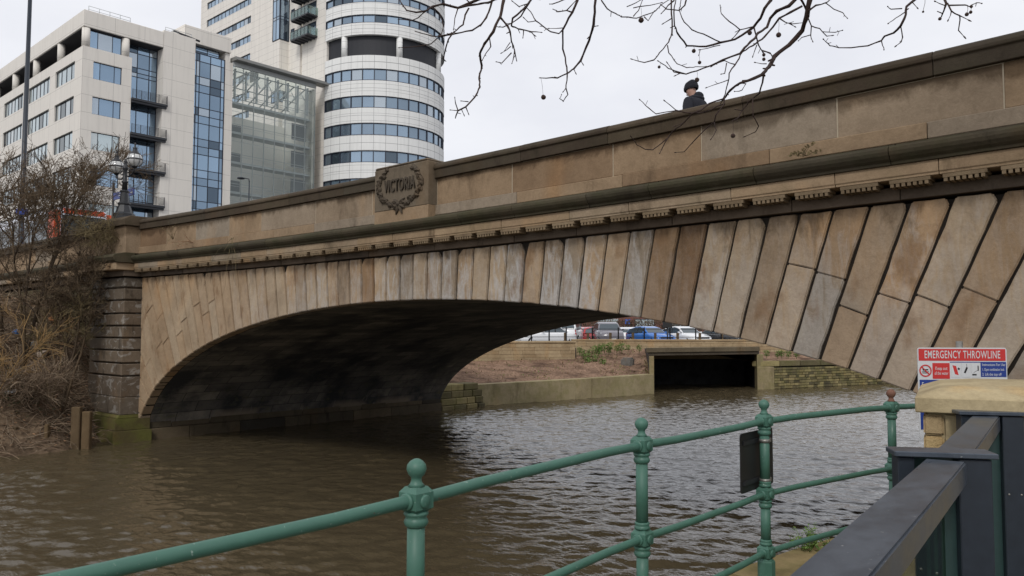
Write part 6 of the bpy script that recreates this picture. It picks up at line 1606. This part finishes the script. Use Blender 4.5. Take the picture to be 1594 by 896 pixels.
# hanging roots and weeds along the cornice
def sprig(px, py, Y, n, L, mt, label, droop, seed, leaves=0, nm='weed_plant'):
    r2 = random.Random(seed); b = onY(px, py, Y); m = MB()
    for k in range(n):
        a_ = r2.uniform(-1.5,1.5); d = V((math.sin(a_), -r2.uniform(.1,.6), r2.uniform(.1,1.0) if not droop else r2.uniform(-1,.4))).normalized(); q = b+V((r2.uniform(-.06,.06),0,0)); pts = [q]
        for i in range(5): d = (d+V((r2.uniform(-.4,.4), r2.uniform(-.2,.2), r2.uniform(-.4,.2)-.05*i))).normalized(); q = q+d*L*r2.uniform(.12,.24); pts.append(q)
        m.tube(pts, [.006,.005,.004,.003,.003,.002], 4)
        for j in range(leaves):
            s_ = pts[1+j % 5]; dv = V((r2.uniform(-1,1), r2.uniform(-1,.2), r2.uniform(-.4,1))).normalized()*.05; w_ = V((dv.z, 0, -dv.x))*.35; m.add([s_, s_+dv*.5+w_, s_+dv, s_+dv*.5-w_], [(0,1,2,3)])
    return tag(m.build(nm, mt, None, origin=b), label, 'plant')
sprig(1250, 243, -.2, 5, .24, M_tw2, 'dry straggly weed with small leaves on the cornice ledge right of the bowed person', False, 3, 9)
sprig(362, 370, -.3, 5, 1.5, M_tw2, 'long bare trailing stem hanging over the cornice left of the name block', True, 5)
sprig(270, 372, -.2, 7, .9, M_tw2, 'thin dry upright weed on the cornice nearest the rusticated pier', False, 6, 3)
sprig(300, 378, -.2, 5, .6, M_brownleaf, 'low brown dead weed on the cornice ledge above the left voussoirs', False, 8, 8)

# dead stems and brambles over the left bank: nobody could count them
rs = random.Random(77); br = MB()
for k in range(4400):
    x = rs.uniform(-21, -11.4); y = -.1-8*rs.random()**1.6
    d_ = bank_d(x, y)
    if d_ < .05: continue
    z = bank_z(x, y); p = V((x, y, z-.03)); a_ = rs.random()*6.28; L = rs.uniform(.25, 1.2); d = V((math.cos(a_), math.sin(a_), rs.uniform(-.1,.9))).normalized(); pts = [p]; q = p
    for i in range(5): d = (d+V((rs.uniform(-.35,.35), rs.uniform(-.35,.35), rs.uniform(-.42,.18)))).normalized(); q = q+d*L/5; q.z = max(q.z, bank_z(q.x, q.y)+.01); pts.append(q)
    br.tube(pts, [.007*rs.uniform(.5,1.5)]*5+[.002], 3, r=rs.random(), cap=False)
bro = br.build('dead_brambles', M_tw4); tag(bro, 'tangle of dead brown bramble stems covering the left river bank', 'brambles', kind='stuff')
lf = MB()
for k in range(5000):
    x = rs.uniform(-20, -11.4); y = -.1-7*rs.random()**1.6
    if bank_d(x, y) < .05: continue
    p = V((x, y, bank_z(x, y)+rs.uniform(.0,.12))); a = V((rs.uniform(-1,1), rs.uniform(-1,1), rs.uniform(-.5,.5)))*.05; b = V((rs.uniform(-1,1), rs.uniform(-1,1), rs.uniform(-.5,.5)))*.03
    lf.add([p-a, p+b, p+a, p-b], [(0,1,2,3)])
tag(lf.build('leaf_litter', M_brownleaf), 'brown leaf litter on the left bank', 'leaf litter', kind='stuff')
# green ivy patch at the left edge
iv = MB()
ib = onY(12, 650, -3.0)
for k in range(900):
    x = ib.x+rs.gauss(0,.5); y = ib.y+rs.gauss(0,.35); p = V((x, y, bank_z(x, y)+rs.uniform(.02,.3))); a_ = rs.random()*6.28; dv = V((math.cos(a_), math.sin(a_), rs.uniform(-.5,.5)))*.045; w_ = V((-dv.y, dv.x, rs.uniform(-.02,.02)))*.6
    iv.add([p, p+dv*.6+w_, p+dv*1.3, p+dv*.6-w_], [(0,1,2,3)])
tag(iv.build('ivy_patch', simple('dark_ivy_leaf', col8(52,66,34), .5), None, origin=ib), 'patch of dark green ivy low on the left bank', 'ivy')
# timber stakes at the water's edge
def stake(px, D, ytop, wpx, label, lean=0):
    t_ = atD(px, ytop, D); w_ = wpx*D/FPX/2; m = MB()
    m.obox(V((t_.x, t_.y, (t_.z-.5)/2)), V((w_*.75, w_*.65, 0)), V((-.05,.06,0)), V((lean,0,(t_.z+.5)/2)))
    tag(m.build('timber_stake', M_wood, None, origin=(t_.x, t_.y, 0), bevel=.02), label, 'stake', 'timber stakes at the water edge')
stake(120, 21.7, 633, 14, 'broad weathered timber stake, left one of the pair beside the pier foot')
stake(136, 21.75, 640, 13, 'broad weathered timber stake, right one of the pair beside the pier foot')
stake(74, 21.4, 660, 6, 'thin grey timber stake standing alone between the stake pair and the left edge')
stake(22, 21.0, 664, 9, 'leaning grey timber stake near the left edge', .05)
def brick_(px, py, c, nm, lab, cat, s=(.11,.055,.037)):
    best = None                                   # where the line of sight meets the bank
    for k in range(400):
        p = CAM+ray(px, py)*(17+k*.03)
        if bank_d(p.x, p.y) > 0 and p.z < bank_z(p.x, p.y)+.05: best = p; break
    if best is None: best = onY(px, py, -1.5)
    a_ = rs.random()*6; u = V((math.cos(a_), math.sin(a_), .2)).normalized(); v = V((-math.sin(a_), math.cos(a_), 0)); w_ = u.cross(v)
    m = MB(); m.obox(best+V((0,0,.06)), u*s[0]*1.6, v*s[1]*1.6, w_*s[2]*1.8); tag(m.build(nm, c, None, origin=best, bevel=.012), lab, cat)
brick_(82, 500, simple('orange_brick', (.38,.17,.07), .9), 'brick', 'loose orange brick lying high on the left bank', 'brick')
brick_(66, 553, simple('pale_brick', (.50,.40,.32), .9), 'brick', 'pale pinkish broken brick halfway down the left bank', 'brick')
brick_(25, 519, simple('blue_can', (.06,.16,.40), .4), 'drink_can', 'crumpled blue drink can on the left bank', 'can', (.07,.04,.035))
brick_(55, 540, M_boul, 'stone', 'grey rounded stone beside the pale brick on the left bank', 'stone', (.12,.09,.06))
brick_(20, 612, M_white, 'plastic_litter', 'scrap of white plastic above the ivy on the left bank', 'litter', (.12,.06,.02))
brick_(64, 536, M_white, 'plastic_litter', 'strip of white plastic above the pale brick', 'litter', (.10,.03,.01))

# shrubs, weeds and scrub beyond the bridge
sh0 = None; GRPS = 'small green shrubs planted on the far bank'
def shrub_mesh(seed):
    r2 = random.Random(seed); m = MB()
    for k in range(170):
        a_ = r2.random()*6.28; rr = r2.random()**.6*.24; h = r2.uniform(.02,.5)*(1-rr*1.5); p = V((rr*math.cos(a_), rr*math.sin(a_), h)); dv = V((r2.uniform(-1,1), r2.uniform(-1,1), r2.uniform(0,1.2))).normalized()*.10; w_ = V((-dv.y, dv.x, 0))*.4
        m.add([p, p+dv*.5+w_, p+dv, p+dv*.5-w_], [(0,1,2,3)])
    m.tube([(0,0,-.1),(.01,0,.3)], .02, 5); return m
protos = [shrub_mesh(s) for s in (1,2,3)]
spots = [(902,546),(908,552),(917,549),(926,548),(934,543),(941,543),(950,541),(960,543),(968,543),(978,541),(995,543),(914,558),(926,560),(932,548),(948,546),(916,565),(938,568)]
first = None
for k, (x, y) in enumerate(spots):
    D = 47.0 if y < 547 else 46-(y-547)*.09
    p = atD(x, y+4, D); s_ = rs.uniform(.75,1.25)
    if first is None:
        o = protos[0].build('small_shrub', M_leaf, None, local=True); tag(o, 'small leafy green shrub on the mulch below the buff retaining wall', 'shrub', GRPS); first = o; me2 = [o.data]
        for q in protos[1:]: t_ = q.build('tmp', M_leaf, None, local=True); me2.append(t_.data); bpy.data.objects.remove(t_)
        for me_ in me2: me_.name = 'small_shrub'
    else: o = first.copy(); COL.objects.link(o); o.data = me2[k % 3]
    o.location = p; o.scale = (s_*.8, s_*.8, s_); o.rotation_euler = (0,0,rs.random()*6)
m = MB()
for k in range(2800):
    f, g_ = rs.random(), rs.random(); a, b = poly_at(botl, f), poly_at(topl, f); p = a.lerp(b, g_); zb_ = .9+.1*f; z = zb_+(b.z-zb_)*g_**.85+.03
    if mn.noise(p*.7) < -.05 and rs.random() < .85: continue
    d = V((rs.uniform(-1,1), rs.uniform(-1,1), rs.uniform(.2,1.4))).normalized()*rs.uniform(.05,.15); w_ = V((-d.y, d.x, 0))*.3; p = V((p.x, p.y, z))
    m.add([p, p+d*.5+w_, p+d, p+d*.5-w_], [(0,1,2,3)])
tag(m.build('low_weeds', twig('pale_weed_leaves', [col8(110,108,72), col8(120,90,70), col8(96,108,60), col8(140,110,86)])), 'sparse low weeds on the mulched slope', 'weeds', kind='stuff')
m = MB(); 
for k, (x, y) in enumerate(((1193,552),(1211,553),(1217,552),(1227,553),(1240,553))):
    o = first.copy(); COL.objects.link(o); o.data = me2[k % 3]; o.location = atD(x, y+3, 46.5); o['label'] = 'small dark green shrub on the strip above the cap stones'; o['group'] = 'shrubs above the cap stones'; o.scale = (.8,.8,.9)
# brown winter hedge behind the cars
rs = random.Random(5); hd0 = atD(880, 520, 80); hd1 = atD(1140, 520, 84); hg = MB()
for k in range(2600):
    f = rs.random(); p = hd0.lerp(hd1, f)+V((rs.uniform(-.8,.8), rs.uniform(-.8,.8), 0)); p.z = 2.3+rs.random()**.7*2.1; d = V((rs.uniform(-1,1), rs.uniform(-1,1), rs.uniform(-.2,1.2))).normalized()*rs.uniform(.3,.8); hg.tube([p, p+d*.5+V((rs.uniform(-.1,.1),0,0)), p+d], [.03,.022,.01], 3, r=rs.random(), cap=False)
hob = hg.build('winter_hedge', M_tw1, None, origin=hd0.lerp(hd1,.5)); tag(hob, 'brown leafless hedge behind the parked cars', 'hedge')
